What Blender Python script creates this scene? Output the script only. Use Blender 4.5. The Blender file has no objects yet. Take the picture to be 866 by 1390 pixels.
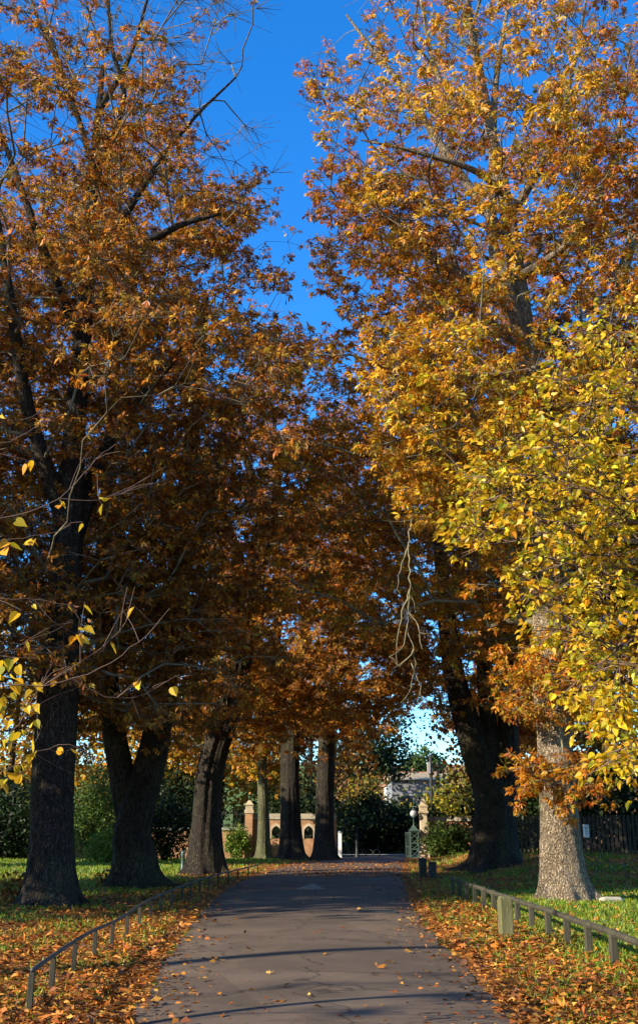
import bpy, bmesh, math, random
import numpy as np
from mathutils import Vector

S = bpy.context.scene
COL = S.collection
R = math.radians

# ------------------------------------------------------------------ camera
CAMH, F, W0, H0 = 1.5, 1400.0, 866.0, 1390.0
TILT = math.atan(433.0 / F)
CT, ST = math.cos(TILT), math.sin(TILT)

def ray(px, py):
    a, b = (px - W0 / 2) / F, (H0 / 2 - py) / F
    return np.array([a, CT - b * ST, ST + b * CT])

def at(px, py, Y):
    d = ray(px, py)
    k = Y / d[1]
    return np.array([d[0] * k, Y, CAMH + d[2] * k])

def gnd(px, py):
    d = ray(px, py)
    k = CAMH / -d[2]
    return np.array([d[0] * k, d[1] * k, 0.0])

cd = bpy.data.cameras.new('camera')
cam = bpy.data.objects.new('camera', cd)
COL.objects.link(cam)
cam.location = (0, 0, CAMH)
cam.rotation_euler = (math.pi / 2 + TILT, 0, 0)
cd.sensor_fit = 'VERTICAL'
cd.sensor_height = 36
cd.sensor_width = 36 * W0 / H0
cd.lens = 36 * F / H0
cd.clip_start, cd.clip_end = 0.1, 6000
S.camera = cam

# ------------------------------------------------------------------ light
SUN_AZ = np.array([-0.88, -0.475])        # horizontal direction towards the sun
SUN_EL = R(25)
w = bpy.data.worlds.new('World')
S.world = w
w.use_nodes = True
nt = w.node_tree
sky = nt.nodes.new('ShaderNodeTexSky')
sky.sky_type = 'NISHITA'
sky.sun_disc = False
sky.sun_elevation = SUN_EL
sky.sun_rotation = math.atan2(SUN_AZ[0], SUN_AZ[1])
sky.altitude = 0
sky.air_density = 1.0
sky.dust_density = 0.2
sky.ozone_density = 2.5
hs = nt.nodes.new('ShaderNodeHueSaturation')
hs.inputs['Saturation'].default_value = 1.36
hs.inputs['Hue'].default_value = 0.5
nt.links.new(sky.outputs[0], hs.inputs['Color'])
bg = nt.nodes['Background']
bg.inputs[1].default_value = 0.135
tintn = nt.nodes.new('ShaderNodeMixRGB'); tintn.blend_type = 'MULTIPLY'
tintn.inputs[0].default_value = 1.0; tintn.inputs[2].default_value = (0.68, 0.97, 1.2, 1)
nt.links.new(hs.outputs[0], tintn.inputs[1])
nt.links.new(tintn.outputs[0], bg.inputs[0])

sd = bpy.data.lights.new('sun', 'SUN')
sd.energy = 5.0
sd.angle = R(0.5)
sd.color = (1.0, 0.90, 0.72)
sun = bpy.data.objects.new('sun', sd)
COL.objects.link(sun)
tosun = Vector((SUN_AZ[0] * math.cos(SUN_EL), SUN_AZ[1] * math.cos(SUN_EL), math.sin(SUN_EL)))
sun.rotation_euler = tosun.to_track_quat('Z', 'Y').to_euler()
sun.location = tosun * 60

S.view_settings.view_transform = 'Standard'
S.view_settings.look = 'None'
S.view_settings.gamma = 1
S.view_settings.exposure = 1.2
S.cycles.max_bounces = 6
S.cycles.diffuse_bounces = 2
S.cycles.glossy_bounces = 2
S.cycles.transmission_bounces = 4
S.cycles.use_denoising = True

# ------------------------------------------------------------------ object helpers
def tag(o, label=None, cat=None, group=None, kind=None):
    if label: o['label'] = label
    if cat: o['category'] = cat
    if group: o['group'] = group
    if kind: o['kind'] = kind
    return o

def empty(name, loc=(0, 0, 0)):
    o = bpy.data.objects.new(name, None)
    o.empty_display_size = 0.2
    o.location = loc
    COL.objects.link(o)
    return o

def link(name, me, mat, parent=None, smooth=False):
    o = bpy.data.objects.new(name, me)
    COL.objects.link(o)
    if mat is not None and len(me.materials) == 0:
        me.materials.append(mat)
    if parent is not None:
        o.parent = parent
        o.matrix_parent_inverse.identity()
    if smooth:
        me.polygons.foreach_set('use_smooth', np.ones(len(me.polygons), dtype=bool))
    return o

def np_mesh(name, V, loops, sizes, col=None):
    V = np.asarray(V, dtype=np.float32)
    loops = np.asarray(loops, dtype=np.int32).ravel()
    sizes = np.asarray(sizes, dtype=np.int32)
    me = bpy.data.meshes.new(name)
    me.vertices.add(len(V)); me.vertices.foreach_set('co', V.ravel())
    me.loops.add(len(loops)); me.loops.foreach_set('vertex_index', loops)
    st = np.zeros(len(sizes), dtype=np.int32); st[1:] = np.cumsum(sizes)[:-1]
    me.polygons.add(len(sizes)); me.polygons.foreach_set('loop_start', st)
    me.update(calc_edges=True)
    if col is not None:
        a = me.color_attributes.new('tint', 'FLOAT_COLOR', 'POINT')
        c = np.ones((len(V), 4), dtype=np.float32); c[:, :3] = col
        a.data.foreach_set('color', c.ravel())
    return me

class MB:
    """collects shapes for ONE mesh object"""
    def __init__(s): s.v = []; s.f = []
    def box(s, c, size, rz=0.0, taper=1.0, bev=0.0):
        x, y, z = (q / 2 for q in size)
        ca, sa = math.cos(rz), math.sin(rz)
        n = len(s.v)
        if bev <= 0:
            ring = [(-x, -y), (x, -y), (x, y), (-x, y)]
        else:
            b = bev
            ring = [(-x + b, -y), (x - b, -y), (x, -y + b), (x, y - b), (x - b, y), (-x + b, y), (-x, y - b), (-x, -y + b)]
        m = len(ring)
        levels = [(-z, 1.0), (z, taper)] if bev <= 0 else [(-z, 1.0), (z - bev, taper), (z, taper * (1 - 1.2 * bev / max(x, y)))]
        for zz, t in levels:
            for a, b in ring:
                a2, b2 = a * t, b * t
                s.v.append((c[0] + a2 * ca - b2 * sa, c[1] + a2 * sa + b2 * ca, c[2] + zz))
        for l in range(len(levels) - 1):
            for i in range(m):
                j = (i + 1) % m
                s.f.append((n + l * m + i, n + l * m + j, n + (l + 1) * m + j, n + (l + 1) * m + i))
        s.f.append(tuple(n + i for i in reversed(range(m))))
        s.f.append(tuple(n + (len(levels) - 1) * m + i for i in range(m)))
        return s
    def tube(s, pts, rad, k=8, caps=True):
        pts = [Vector(p) for p in pts]
        if not hasattr(rad, '__len__'): rad = [rad] * len(pts)
        n0 = len(s.v)
        ref = None
        for i, p in enumerate(pts):
            t = (pts[min(i + 1, len(pts) - 1)] - pts[max(i - 1, 0)]).normalized()
            if ref is None:
                ref = Vector((1, 0, 0)) if abs(t.x) < 0.8 else Vector((0, 1, 0))
            u = (ref - t * ref.dot(t)).normalized(); ref = u
            v = t.cross(u)
            for j in range(k):
                a = 2 * math.pi * j / k
                s.v.append(tuple(p + (u * math.cos(a) + v * math.sin(a)) * rad[i]))
        for i in range(len(pts) - 1):
            for j in range(k):
                q = (j + 1) % k
                s.f.append((n0 + i * k + j, n0 + i * k + q, n0 + (i + 1) * k + q, n0 + (i + 1) * k + j))
        if caps:
            s.f.append(tuple(n0 + j for j in reversed(range(k))))
            s.f.append(tuple(n0 + (len(pts) - 1) * k + j for j in range(k)))
        return s
    def lathe(s, c, prof, k=16):
        return s.tube([(c[0], c[1], c[2] + z) for r, z in prof], [max(r, 0.001) for r, z in prof], k)
    def prism(s, poly, y0, y1, org=(0, 0, 0)):
        """polygon in x,z extruded along y"""
        n = len(s.v); m = len(poly)
        for y in (y0, y1):
            for x, z in poly: s.v.append((org[0] + x, org[1] + y, org[2] + z))
        for i in range(m):
            j = (i + 1) % m
            s.f.append((n + i, n + j, n + m + j, n + m + i))
        s.f.append(tuple(n + i for i in reversed(range(m))))
        s.f.append(tuple(n + m + i for i in range(m)))
        return s
    def build(s, name, mat, parent=None, smooth=False):
        me = bpy.data.meshes.new(name)
        me.from_pydata(s.v, [], s.f)
        bm = bmesh.new(); bm.from_mesh(me)
        bmesh.ops.recalc_face_normals(bm, faces=bm.faces)
        bm.to_mesh(me); bm.free()
        return link(name, me, mat, parent, smooth)

# ------------------------------------------------------------------ materials
def new_mat(name):
    m = bpy.data.materials.new(name)
    m.use_nodes = True
    return m, m.node_tree, m.node_tree.nodes['Principled BSDF']

def N(t, kind, **kw):
    n = t.nodes.new('ShaderNode' + kind)
    for k, v in kw.items(): setattr(n, k, v)
    return n

def ramp(t, fac, stops):
    r = N(t, 'ValToRGB')
    el = r.color_ramp.elements
    while len(el) < len(stops): el.new(0.5)
    for e, (p, c) in zip(el, stops):
        e.position = p; e.color = (*c, 1)
    t.links.new(fac, r.inputs[0])
    return r.outputs[0]

def noise(t, scale, detail=4, vec=None, rough=0.6):
    n = N(t, 'TexNoise'); n.inputs['Scale'].default_value = scale
    n.inputs['Detail'].default_value = detail; n.inputs['Roughness'].default_value = rough
    if vec is not None: t.links.new(vec, n.inputs['Vector'])
    return n.outputs['Fac']

def bump(t, b, h, strength, dist):
    bn = N(t, 'Bump'); bn.inputs['Strength'].default_value = strength
    bn.inputs['Distance'].default_value = dist
    t.links.new(h, bn.inputs['Height']); t.links.new(bn.outputs[0], b.inputs['Normal'])

def coords(t, which='Object', scale=(1, 1, 1)):
    c = N(t, 'TexCoord'); m = N(t, 'Mapping'); m.inputs['Scale'].default_value = scale
    t.links.new(c.outputs[which], m.inputs['Vector'])
    return m.outputs[0]

def mixc(t, fac, a, b, blend='MIX'):
    n = N(t, 'MixRGB', blend_type=blend)
    if isinstance(fac, float): n.inputs[0].default_value = fac
    else: t.links.new(fac, n.inputs[0])
    for i, q in ((1, a), (2, b)):
        if isinstance(q, tuple): n.inputs[i].default_value = (*q, 1)
        else: t.links.new(q, n.inputs[i])
    return n.outputs[0]

def plain(name, stops, scale=6, rough=0.7, bmp=0.3, dist=0.01, metal=0.0, stretch=(1, 1, 1)):
    m, t, b = new_mat(name)
    v = coords(t, 'Object', stretch)
    f = noise(t, scale, 6, v)
    t.links.new(ramp(t, f, stops), b.inputs['Base Color'])
    b.inputs['Roughness'].default_value = rough; b.inputs['Metallic'].default_value = metal
    if bmp: bump(t, b, noise(t, scale * 5, 4, v), bmp, dist)
    return m

def leaf_mat(name, trans=0.38, rough=0.5, spec=0.35):
    m, t, b = new_mat(name)
    a = N(t, 'Attribute', attribute_name='tint')
    t.links.new(a.outputs['Color'], b.inputs['Base Color'])
    b.inputs['Roughness'].default_value = rough
    b.inputs['Specular IOR Level'].default_value = spec
    tr = N(t, 'BsdfTranslucent')
    t.links.new(a.outputs['Color'], tr.inputs['Color'])
    mx = N(t, 'MixShader'); mx.inputs[0].default_value = trans
    t.links.new(b.outputs[0], mx.inputs[1]); t.links.new(tr.outputs[0], mx.inputs[2])
    t.links.new(mx.outputs[0], t.nodes['Material Output'].inputs['Surface'])
    return m

def bark_mat(name, dark, mid, pale, scale=1.0, moss=0.25, crk=0.8):
    m, t, b = new_mat(name)
    v = coords(t, 'Object', (1.0, 1.0, 0.28))
    v2 = coords(t, 'Object', (1.0, 1.0, 0.5))
    vor = N(t, 'TexVoronoi', feature='DISTANCE_TO_EDGE'); vor.inputs['Scale'].default_value = 15 * scale
    warp = N(t, 'TexNoise'); warp.inputs['Scale'].default_value = 5 * scale
    t.links.new(v2, warp.inputs['Vector'])
    add = N(t, 'VectorMath', operation='MULTIPLY_ADD'); add.inputs[1].default_value = (0.6,) * 3
    t.links.new(warp.outputs['Color'], add.inputs[0]); t.links.new(v, add.inputs[2])
    t.links.new(add.outputs[0], vor.inputs['Vector'])
    fine = noise(t, 22 * scale, 6, v)
    big = noise(t, 1.6, 4, v2)
    c1 = ramp(t, fine, [(0.28, dark), (0.5, mid), (0.72, pale)])
    crack = ramp(t, vor.outputs['Distance'], [(0.0, (0.5, 0.46, 0.43)), (0.16, (1, 1, 1))])
    c2 = mixc(t, crk, c1, crack, 'MULTIPLY')
    c2 = mixc(t, 1.0, c2, ramp(t, noise(t, 0.9, 5, coords(t, 'Object', (1, 1, .6))), [(0.32, (.66, .64, .63)), (0.62, (1.12, 1.1, 1.08))]), 'MULTIPLY')
    mossf = ramp(t, big, [(0.5, (0, 0, 0)), (0.68, (moss, moss, moss))])
    c3 = mixc(t, mossf, c2, (0.10, 0.115, 0.035))
    t.links.new(c3, b.inputs['Base Color'])
    b.inputs['Roughness'].default_value = 0.9; b.inputs['Specular IOR Level'].default_value = 0.15
    hsum = N(t, 'Math', operation='MULTIPLY_ADD'); hsum.inputs[1].default_value = 0.6
    t.links.new(fine, hsum.inputs[0])
    mn = N(t, 'Math', operation='MINIMUM'); mn.inputs[1].default_value = 0.2
    t.links.new(vor.outputs['Distance'], mn.inputs[0])
    m5 = N(t, 'Math', operation='MULTIPLY'); m5.inputs[1].default_value = 4.0
    t.links.new(mn.outputs[0], m5.inputs[0]); t.links.new(m5.outputs[0], hsum.inputs[2])
    bump(t, b, hsum.outputs[0], 1.0, 0.08)
    return m

M_BARK = bark_mat('shade_toned_bark', (0.024, 0.018, 0.014), (0.058, 0.045, 0.034), (0.115, 0.092, 0.07))  # bark darkened, the shade on the trunks put into its colour
M_BARK_LIT = bark_mat('sun_toned_bark', (0.17, 0.125, 0.08), (0.32, 0.245, 0.165), (0.46, 0.37, 0.26), 1.0, 0.2, 0.6)  # lighter copy of the bark, sunlight on the near right trunk coloured in
M_BARKM = bark_mat('lichen_bark', (0.13, 0.13, 0.07), (0.25, 0.25, 0.13), (0.36, 0.35, 0.2), 1.2, 0.5)
M_TWIG = plain('grey_twig', [(0.3, (0.06, 0.05, 0.032)), (0.55, (0.13, 0.11, 0.065)), (0.75, (0.21, 0.185, 0.11))], 5, 0.85, 0.5, 0.01)
M_TWIGP = plain('pale_dead_wood', [(0.3, (0.07, 0.055, 0.03)), (0.5, (0.15, 0.125, 0.065)), (0.7, (0.26, 0.225, 0.12))], 8, 0.85, 0.5, 0.01)
M_TWIGR = plain('red_brown_twig', [(0.3, (0.06, 0.03, 0.02)), (0.7, (0.14, 0.08, 0.05))], 8, 0.7, 0.3, 0.005)
M_LEAF = leaf_mat('chestnut_leaf', 0.42, 0.5, 0.35)
M_LIME = leaf_mat('lime_leaf', 0.45, 0.45, 0.35)
M_LITTER = leaf_mat('fallen_leaf', 0.1, 0.6, 0.3)
M_GRASS = leaf_mat('grass_blade', 0.3, 0.5, 0.3)
M_GREEN = leaf_mat('evergreen_leaf', 0.2, 0.5, 0.15)

def brick_mat(name, c1, c2, mortar, scale):
    m, t, b = new_mat(name)
    c = N(t, 'TexCoord')
    sep = N(t, 'SeparateXYZ'); t.links.new(c.outputs['Object'], sep.inputs[0])
    ad = N(t, 'Math', operation='ADD'); t.links.new(sep.outputs[0], ad.inputs[0]); t.links.new(sep.outputs[1], ad.inputs[1])
    cb = N(t, 'CombineXYZ'); t.links.new(ad.outputs[0], cb.inputs[0]); t.links.new(sep.outputs[2], cb.inputs[1])
    br = N(t, 'TexBrick'); br.inputs['Scale'].default_value = scale
    br.inputs['Color1'].default_value = (*c1, 1); br.inputs['Color2'].default_value = (*c2, 1)
    br.inputs['Mortar'].default_value = (*mortar, 1); br.inputs['Mortar Size'].default_value = 0.014
    br.inputs['Brick Width'].default_value = 0.45; br.inputs['Row Height'].default_value = 0.15
    t.links.new(cb.outputs[0], br.inputs['Vector'])
    st = ramp(t, noise(t, 2.2, 6, c.outputs['Object']), [(0.3, (0.6, 0.58, 0.55)), (0.65, (1.1, 1.08, 1.05))])
    t.links.new(mixc(t, 1.0, br.outputs['Color'], st, 'MULTIPLY'), b.inputs['Base Color'])
    b.inputs['Roughness'].default_value = 0.9
    bump(t, b, br.outputs['Fac'], -0.4, 0.01)
    return m

M_BRICK = brick_mat('red_brick', (0.34, 0.145, 0.06), (0.42, 0.21, 0.09), (0.38, 0.3, 0.19), 2.0)
M_BRICKR = brick_mat('warm_red_brick', (0.38, 0.12, 0.06), (0.46, 0.17, 0.085), (0.42, 0.33, 0.25), 2.0)
M_STONE = plain('sandstone', [(0.3, (0.34, 0.25, 0.15)), (0.7, (0.52, 0.41, 0.27))], 3, 0.9, 0.4, 0.02)
M_COPING = plain('coping_stone', [(0.3, (0.24, 0.2, 0.14)), (0.7, (0.42, 0.36, 0.26))], 4, 0.9, 0.4, 0.02)
M_GREYSTONE = plain('grey_stone', [(0.3, (0.19, 0.18, 0.16)), (0.7, (0.34, 0.32, 0.29))], 4, 0.9, 0.4, 0.02)
M_IRON = plain('black_iron', [(0.3, (0.015, 0.017, 0.016)), (0.7, (0.03, 0.034, 0.032))], 9, 0.5, 0.2, 0.004)
M_GIRON = plain('green_painted_iron', [(0.3, (0.035, 0.06, 0.05)), (0.7, (0.07, 0.11, 0.09))], 9, 0.45, 0.2, 0.004)
M_WOOD = plain('weathered_wood', [(0.25, (0.016, 0.013, 0.007)), (0.5, (0.036, 0.03, 0.015)), (0.75, (0.065, 0.055, 0.026))], 7, 0.85, 0.5, 0.01, 0, (1, 1, 0.25))
M_WOODG = plain('mossy_wood', [(0.25, (0.05, 0.045, 0.015)), (0.5, (0.11, 0.10, 0.035)), (0.75, (0.17, 0.15, 0.065))], 7, 0.85, 0.6, 0.015, 0, (1, 1, 0.25))
M_DWOOD = plain('dark_wood', [(0.3, (0.016, 0.013, 0.01)), (0.7, (0.036, 0.03, 0.022))], 7, 0.85, 0.4, 0.01, 0, (1, 1, 0.25))
M_RAIL = plain('dark_tarred_rail', [(0.3, (0.02, 0.02, 0.018)), (0.7, (0.05, 0.048, 0.042))], 9, 0.6, 0.3, 0.006)
M_WHITE = plain('white_paint', [(0.3, (0.62, 0.62, 0.6)), (0.7, (0.8, 0.8, 0.78))], 6, 0.6, 0.1)
M_LOG = plain('barkless_log', [(0.3, (0.26, 0.23, 0.16)), (0.7, (0.45, 0.41, 0.31))], 6, 0.85, 0.5, 0.01, 0, (0.3, 1, 1))
M_SOIL = plain('soil', [(0.3, (0.03, 0.02, 0.012)), (0.7, (0.07, 0.05, 0.03))], 5, 0.95, 0.5, 0.02)

# ------------------------------------------------------------------ ground, road
def sm(t):
    t = np.clip(t, 0, 1); return t * t * (3 - 2 * t)

def gz(x, y):
    x = np.asarray(x, float); y = np.asarray(y, float)
    bank = 0.55 * sm((x - 5.2) / 4.0) * sm((y - 27) / 12.0) * (1 - sm((y - 56) / 10.0))
    lump = 0.035 * np.sin(x * 0.9 + 1.3) * np.sin(y * 0.7) * sm((np.abs(x) - 3.2) / 2.0) * (1 - sm((y - 56) / 6.0))
    far = 0.0 * x
    far = far + 34.0 * sm((y - 150) / 420.0)
    return bank + lump + far

EL = [gnd(*p)[:2] for p in ((120, 1500), (175, 1390), (226, 1300), (250, 1272), (268, 1245), (303, 1210), (330, 1195), (395, 1174), (455, 1165))]
ER = [gnd(*p)[:2] for p in ((790, 1500), (700, 1390), (622, 1300), (588, 1272), (566, 1245), (552, 1210), (545, 1195), (545, 1174), (552, 1165))]
def edge(E, y):
    E = np.array(E); y = np.asarray(y, float)
    return np.interp(y, np.concatenate([[-60.], E[:, 1]]), np.concatenate([[E[0, 0]], E[:, 0]]))
def xl(y): return sum(edge(EL, np.asarray(y, float) + d) for d in (-1.5, -.5, .5, 1.5)) / 4
def xr(y): return sum(edge(ER, np.asarray(y, float) + d) for d in (-1.5, -.5, .5, 1.5)) / 4
GATE_Y = EL[-1][1]
def road_d(x, y):
    """distance outside the road edge, negative on the road"""
    return np.maximum(xl(y) - x, x - xr(y))

def litter_density(x, y):
    e = road_d(x, y)
    right = x > 0
    verge = np.where(e < 0, 0.35 * np.exp(e / 0.22) + 0.004, np.exp(-np.maximum(e - np.where(right, 1.2, 1.6), 0) / 0.8))
    lawn = np.where(right, 0.20, np.where(y < 27, 0.9, 0.5))
    lawn = np.where((x < -3) & (y > 40), 0.12, lawn)
    lawn = np.where((x > 4.6) & (y > 28.5), 0.97, lawn)
    lawn = np.where((y > 37) & (y < 53) & (np.abs(x - 1) < 6), 0.95, lawn)
    lawn = np.where((y > 35) & (y < 54) & (e < 0), 0.75, lawn)
    n = 0.5 + 0.5 * np.sin(x * 1.7 + 2 * np.sin(y * 0.6)) * np.sin(y * 1.1 + 1.5 * np.sin(x * 0.8))
    d = np.maximum(verge * (0.75 + 0.25 * n), lawn * (0.35 + 0.9 * n))
    d = np.where((e < 0) & (y < 36), 0.35 * np.exp(e / 0.22) * (0.3 + n) + 0.006, d)
    return np.clip(d, 0, 1)

def grid_axis(lo, hi, fine_lo, fine_hi, fine, grow=1.25):
    a = list(np.arange(fine_lo, fine_hi + 1e-6, fine))
    st = fine
    while a[-1] < hi: st *= grow; a.append(a[-1] + st)
    st = fine; b = []
    q = fine_lo
    while q > lo: st *= grow; q -= st; b.append(q)
    return np.array(b[::-1] + a)

gx = grid_axis(-900, 900, -16, 18, 0.3)
gy = grid_axis(-300, 1400, 4, 62, 0.35)
X, Y = np.meshgrid(gx, gy)
Z = gz(X, Y)
V = np.stack([X, Y, Z], -1).reshape(-1, 3)
ny, nx = X.shape
I = np.arange(ny * nx).reshape(ny, nx)
Q = np.stack([I[:-1, :-1], I[:-1, 1:], I[1:, 1:], I[1:, :-1]], -1).reshape(-1, 4)
dens = litter_density(X, Y).reshape(-1)
me = np_mesh('ground', V, Q, np.full(len(Q), 4), np.repeat(dens[:, None], 3, 1))
m, t, b = new_mat('ground_turf')
pos = coords(t, 'Object')
a = N(t, 'Attribute', attribute_name='tint')
fine = noise(t, 9, 6, pos, 0.7)
mid = noise(t, 1.3, 5, pos)
gcol = ramp(t, fine, [(0.3, (0.03, 0.06, 0.006)), (0.5, (0.085, 0.135, 0.012)), (0.7, (0.15, 0.19, 0.02))])
gcol = mixc(t, ramp(t, mid, [(0.4, (0, 0, 0)), (0.7, (0.45, 0.45, 0.45))]), gcol, (0.085, 0.07, 0.02))
vl = N(t, 'TexVoronoi'); vl.inputs['Scale'].default_value = 11
t.links.new(pos, vl.inputs['Vector'])
sepc = N(t, 'SeparateColor'); t.links.new(vl.outputs['Color'], sepc.inputs[0])
lcol = ramp(t, sepc.outputs[0], [(0.0, (0.09, 0.035, 0.012)), (0.35, (0.24, 0.085, 0.02)), (0.7, (0.38, 0.16, 0.03)), (1.0, (0.2, 0.11, 0.03))])
sub = N(t, 'Math', operation='SUBTRACT'); t.links.new(a.outputs['Fac'], sub.inputs[0]); t.links.new(noise(t, 5, 6, pos, 0.75), sub.inputs[1])
lm = ramp(t, sub.outputs[0], [(0.0, (0, 0, 0)), (0.08, (1, 1, 1))])
t.links.new(mixc(t, lm, gcol, lcol), b.inputs['Base Color'])
b.inputs['Roughness'].default_value = 0.9; b.inputs['Specular IOR Level'].default_value = 0.2
bump(t, b, fine, 0.7, 0.05)
tag(link('ground', me, m, None, True), kind='structure')

# the drive through the park
ys = np.arange(-40, GATE_Y + 3.0, 0.5)
ks = np.linspace(0, 1, 13)
rv = []
rng = np.random.default_rng(3)
for y in ys:
    l = xl(y) + 0.05 * math.sin(y * 2.3) + 0.03 * math.sin(y * 5.1); r = xr(y) + 0.05 * math.sin(y * 1.9 + 1) + 0.03 * math.sin(y * 4.3)
    for k in ks:
        x = l + (r - l) * k
        rv.append((x, y, float(gz(x, y)) + 0.012 + 0.05 * (1 - (2 * k - 1) ** 2)))
ny, nx = len(ys), len(ks)
I = np.arange(ny * nx).reshape(ny, nx)
Q = np.stack([I[:-1, :-1], I[:-1, 1:], I[1:, 1:], I[1:, :-1]], -1).reshape(-1, 4)
me = np_mesh('drive', np.array(rv), Q, np.full(len(Q), 4))
m, t, b = new_mat('worn_asphalt')
pos = coords(t, 'Object')
spk = noise(t, 120, 3, pos, 0.8)
blot = noise(t, 0.8, 6, pos)
c = ramp(t, spk, [(0.3, (0.062, 0.043, 0.028)), (0.55, (0.135, 0.096, 0.063)), (0.75, (0.225, 0.165, 0.11))])
c = mixc(t, 1.0, c, ramp(t, blot, [(0.3, (0.62, 0.6, 0.58)), (0.7, (1.15, 1.12, 1.1))]), 'MULTIPLY')
pv_ = N(t, 'TexVoronoi'); pv_.inputs['Scale'].default_value = 0.33; t.links.new(pos, pv_.inputs['Vector'])
ps_ = N(t, 'SeparateColor'); t.links.new(pv_.outputs['Color'], ps_.inputs[0])
c = mixc(t, 1.0, c, ramp(t, ps_.outputs[0], [(0.3, (1, 1, 1)), (0.34, (.84, .83, .82)), (0.7, (.84, .83, .82)), (0.74, (1.08, 1.06, 1.03))]), 'MULTIPLY')
c = mixc(t, ramp(t, noise(t, 3.5, 8, pos, .8), [(0.56, (0, 0, 0)), (0.7, (.55, .55, .55))]), c, (.06, .036, .018))
crk = N(t, 'TexVoronoi', feature='DISTANCE_TO_EDGE'); crk.inputs['Scale'].default_value = 0.55
wn = N(t, 'TexNoise'); wn.inputs['Scale'].default_value = 2.0; t.links.new(pos, wn.inputs['Vector'])
wa = N(t, 'VectorMath', operation='MULTIPLY_ADD'); wa.inputs[1].default_value = (0.8,) * 3
t.links.new(wn.outputs['Color'], wa.inputs[0]); t.links.new(pos, wa.inputs[2]); t.links.new(wa.outputs[0], crk.inputs['Vector'])
c = mixc(t, 1.0, c, ramp(t, crk.outputs['Distance'], [(0.0, (0.35, 0.33, 0.3)), (0.014, (1, 1, 1))]), 'MULTIPLY')
t.links.new(c, b.inputs['Base Color'])
b.inputs['Roughness'].default_value = 0.82; b.inputs['Specular IOR Level'].default_value = 0.3
bump(t, b, spk, 0.45, 0.008)
M_ASPH = m
tag(link('drive', me, m, None, True), kind='structure')

def sheet(name, x0, x1, y0, y1, z, mat):
    mb = MB(); mb.v = [(x0, y0, z), (x1, y0, z), (x1, y1, z), (x0, y1, z)]; mb.f = [(0, 1, 2, 3)]
    o = mb.build(name, mat); tag(o, kind='structure'); return o
ST_Y = GATE_Y + 3.0
sheet('street', -160, 160, ST_Y + 1.6, ST_Y + 9, 0.02, M_ASPH)
mb = MB(); mb.box((0, ST_Y + 0.78, 0.06), (320, 1.6, 0.12)); tag(mb.build('pavement', M_GREYSTONE), kind='structure')

# raised table hump marking and gully on the drive
def on_drive(px, py, dz=0.0):
    p = gnd(px, py); k = (p[0] - xl(p[1])) / (xr(p[1]) - xl(p[1]))
    p[2] = 0.012 + 0.05 * (1 - (2 * k - 1) ** 2) + dz
    return p
mb = MB()
P = [on_drive(400, 1211.5, 0.012), on_drive(441, 1211.5, 0.012), on_drive(427, 1203, 0.012), on_drive(422, 1203, 0.012)]
mb.v = [tuple(p) for p in P]; mb.f = [(0, 1, 2, 3)]
mp, t, b = new_mat('worn_road_paint')
f = noise(t, 14, 6, coords(t, 'Object'), 0.8)
t.links.new(ramp(t, f, [(0.42, (0.10, 0.08, 0.062)), (0.66, (0.36, 0.34, 0.3))]), b.inputs['Base Color']); b.inputs['Roughness'].default_value = 0.8
tag(mb.build('hump_marking', mp), 'worn white triangle painted on the shaded drive', 'road marking')
p = on_drive(511, 1241, 0.008)
g = empty('drain_grate', p); tag(g, 'iron drain grating set in the right side of the drive', 'drain grate')
mb = MB()
for sx in (-1, 1): mb.box((sx * 0.33, 0, 0), (0.05, 0.42, 0.03))
for sy in (-1, 1): mb.box((0, sy * 0.19, 0), (0.61, 0.04, 0.026))
mb.build('frame', M_IRON, g)
mb = MB()
for i in range(9): mb.box((-0.27 + i * 0.0675, 0, -0.002), (0.03, 0.34, 0.02))
mb.build('bars', M_IRON, g)

# ------------------------------------------------------------------ leaves
PAL = dict(
    orange=[(.57, .178, .011), (.50, .14, .010), (.60, .225, .015), (.38, .10, .011), (.62, .29, .018), (.28, .20, .02)],
    rust=[(.50, .165, .014), (.42, .125, .013), (.56, .23, .018), (.28, .09, .013), (.60, .31, .026), (.29, .19, .022)],
    gold=[(.68, .34, .02), (.60, .26, .016), (.72, .43, .03), (.46, .16, .016), (.34, .28, .025), (.66, .38, .025)],
    brown=[(.24, .085, .016), (.30, .12, .02), (.16, .055, .014), (.36, .17, .022), (.12, .06, .015), (.42, .22, .028)],
    lime=[(.76, .45, .018), (.80, .52, .025), (.66, .41, .018), (.50, .39, .02), (.70, .33, .014), (.30, .29, .02)],
    green=[(.045, .085, .016), (.065, .115, .02), (.03, .06, .012), (.09, .14, .025), (.06, .09, .02), (.12, .15, .03)],
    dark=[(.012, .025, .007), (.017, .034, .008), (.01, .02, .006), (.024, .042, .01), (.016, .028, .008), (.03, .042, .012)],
    bright=[(.08, .16, .02), (.12, .2, .025), (.05, .11, .016), (.16, .22, .03), (.1, .17, .02), (.22, .24, .03)],
    yellow=[(.50, .38, .03), (.56, .42, .035), (.36, .32, .03), (.22, .26, .03), (.5, .3, .025), (.14, .2, .025)],
    litter=[(.44, .135, .016), (.33, .09, .013), (.50, .185, .022), (.18, .055, .013), (.46, .22, .035), (.09, .035, .013)],
)

def unit(v): return v / np.maximum(np.linalg.norm(v, axis=-1, keepdims=True), 1e-9)

def pick(pal, n, rng, wts=None, base=None):
    P = np.array(PAL[pal])
    i = rng.choice(len(P), n, p=wts)
    c = P[i]
    return np.clip(c * rng.uniform(0.75, 1.2, (n, 1)) * rng.uniform(0.92, 1.08, (n, 3)), 0.004, 0.8)

def frames(a, up):
    s = unit(np.cross(a, up)); n = np.cross(s, a)
    return s, n

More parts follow.
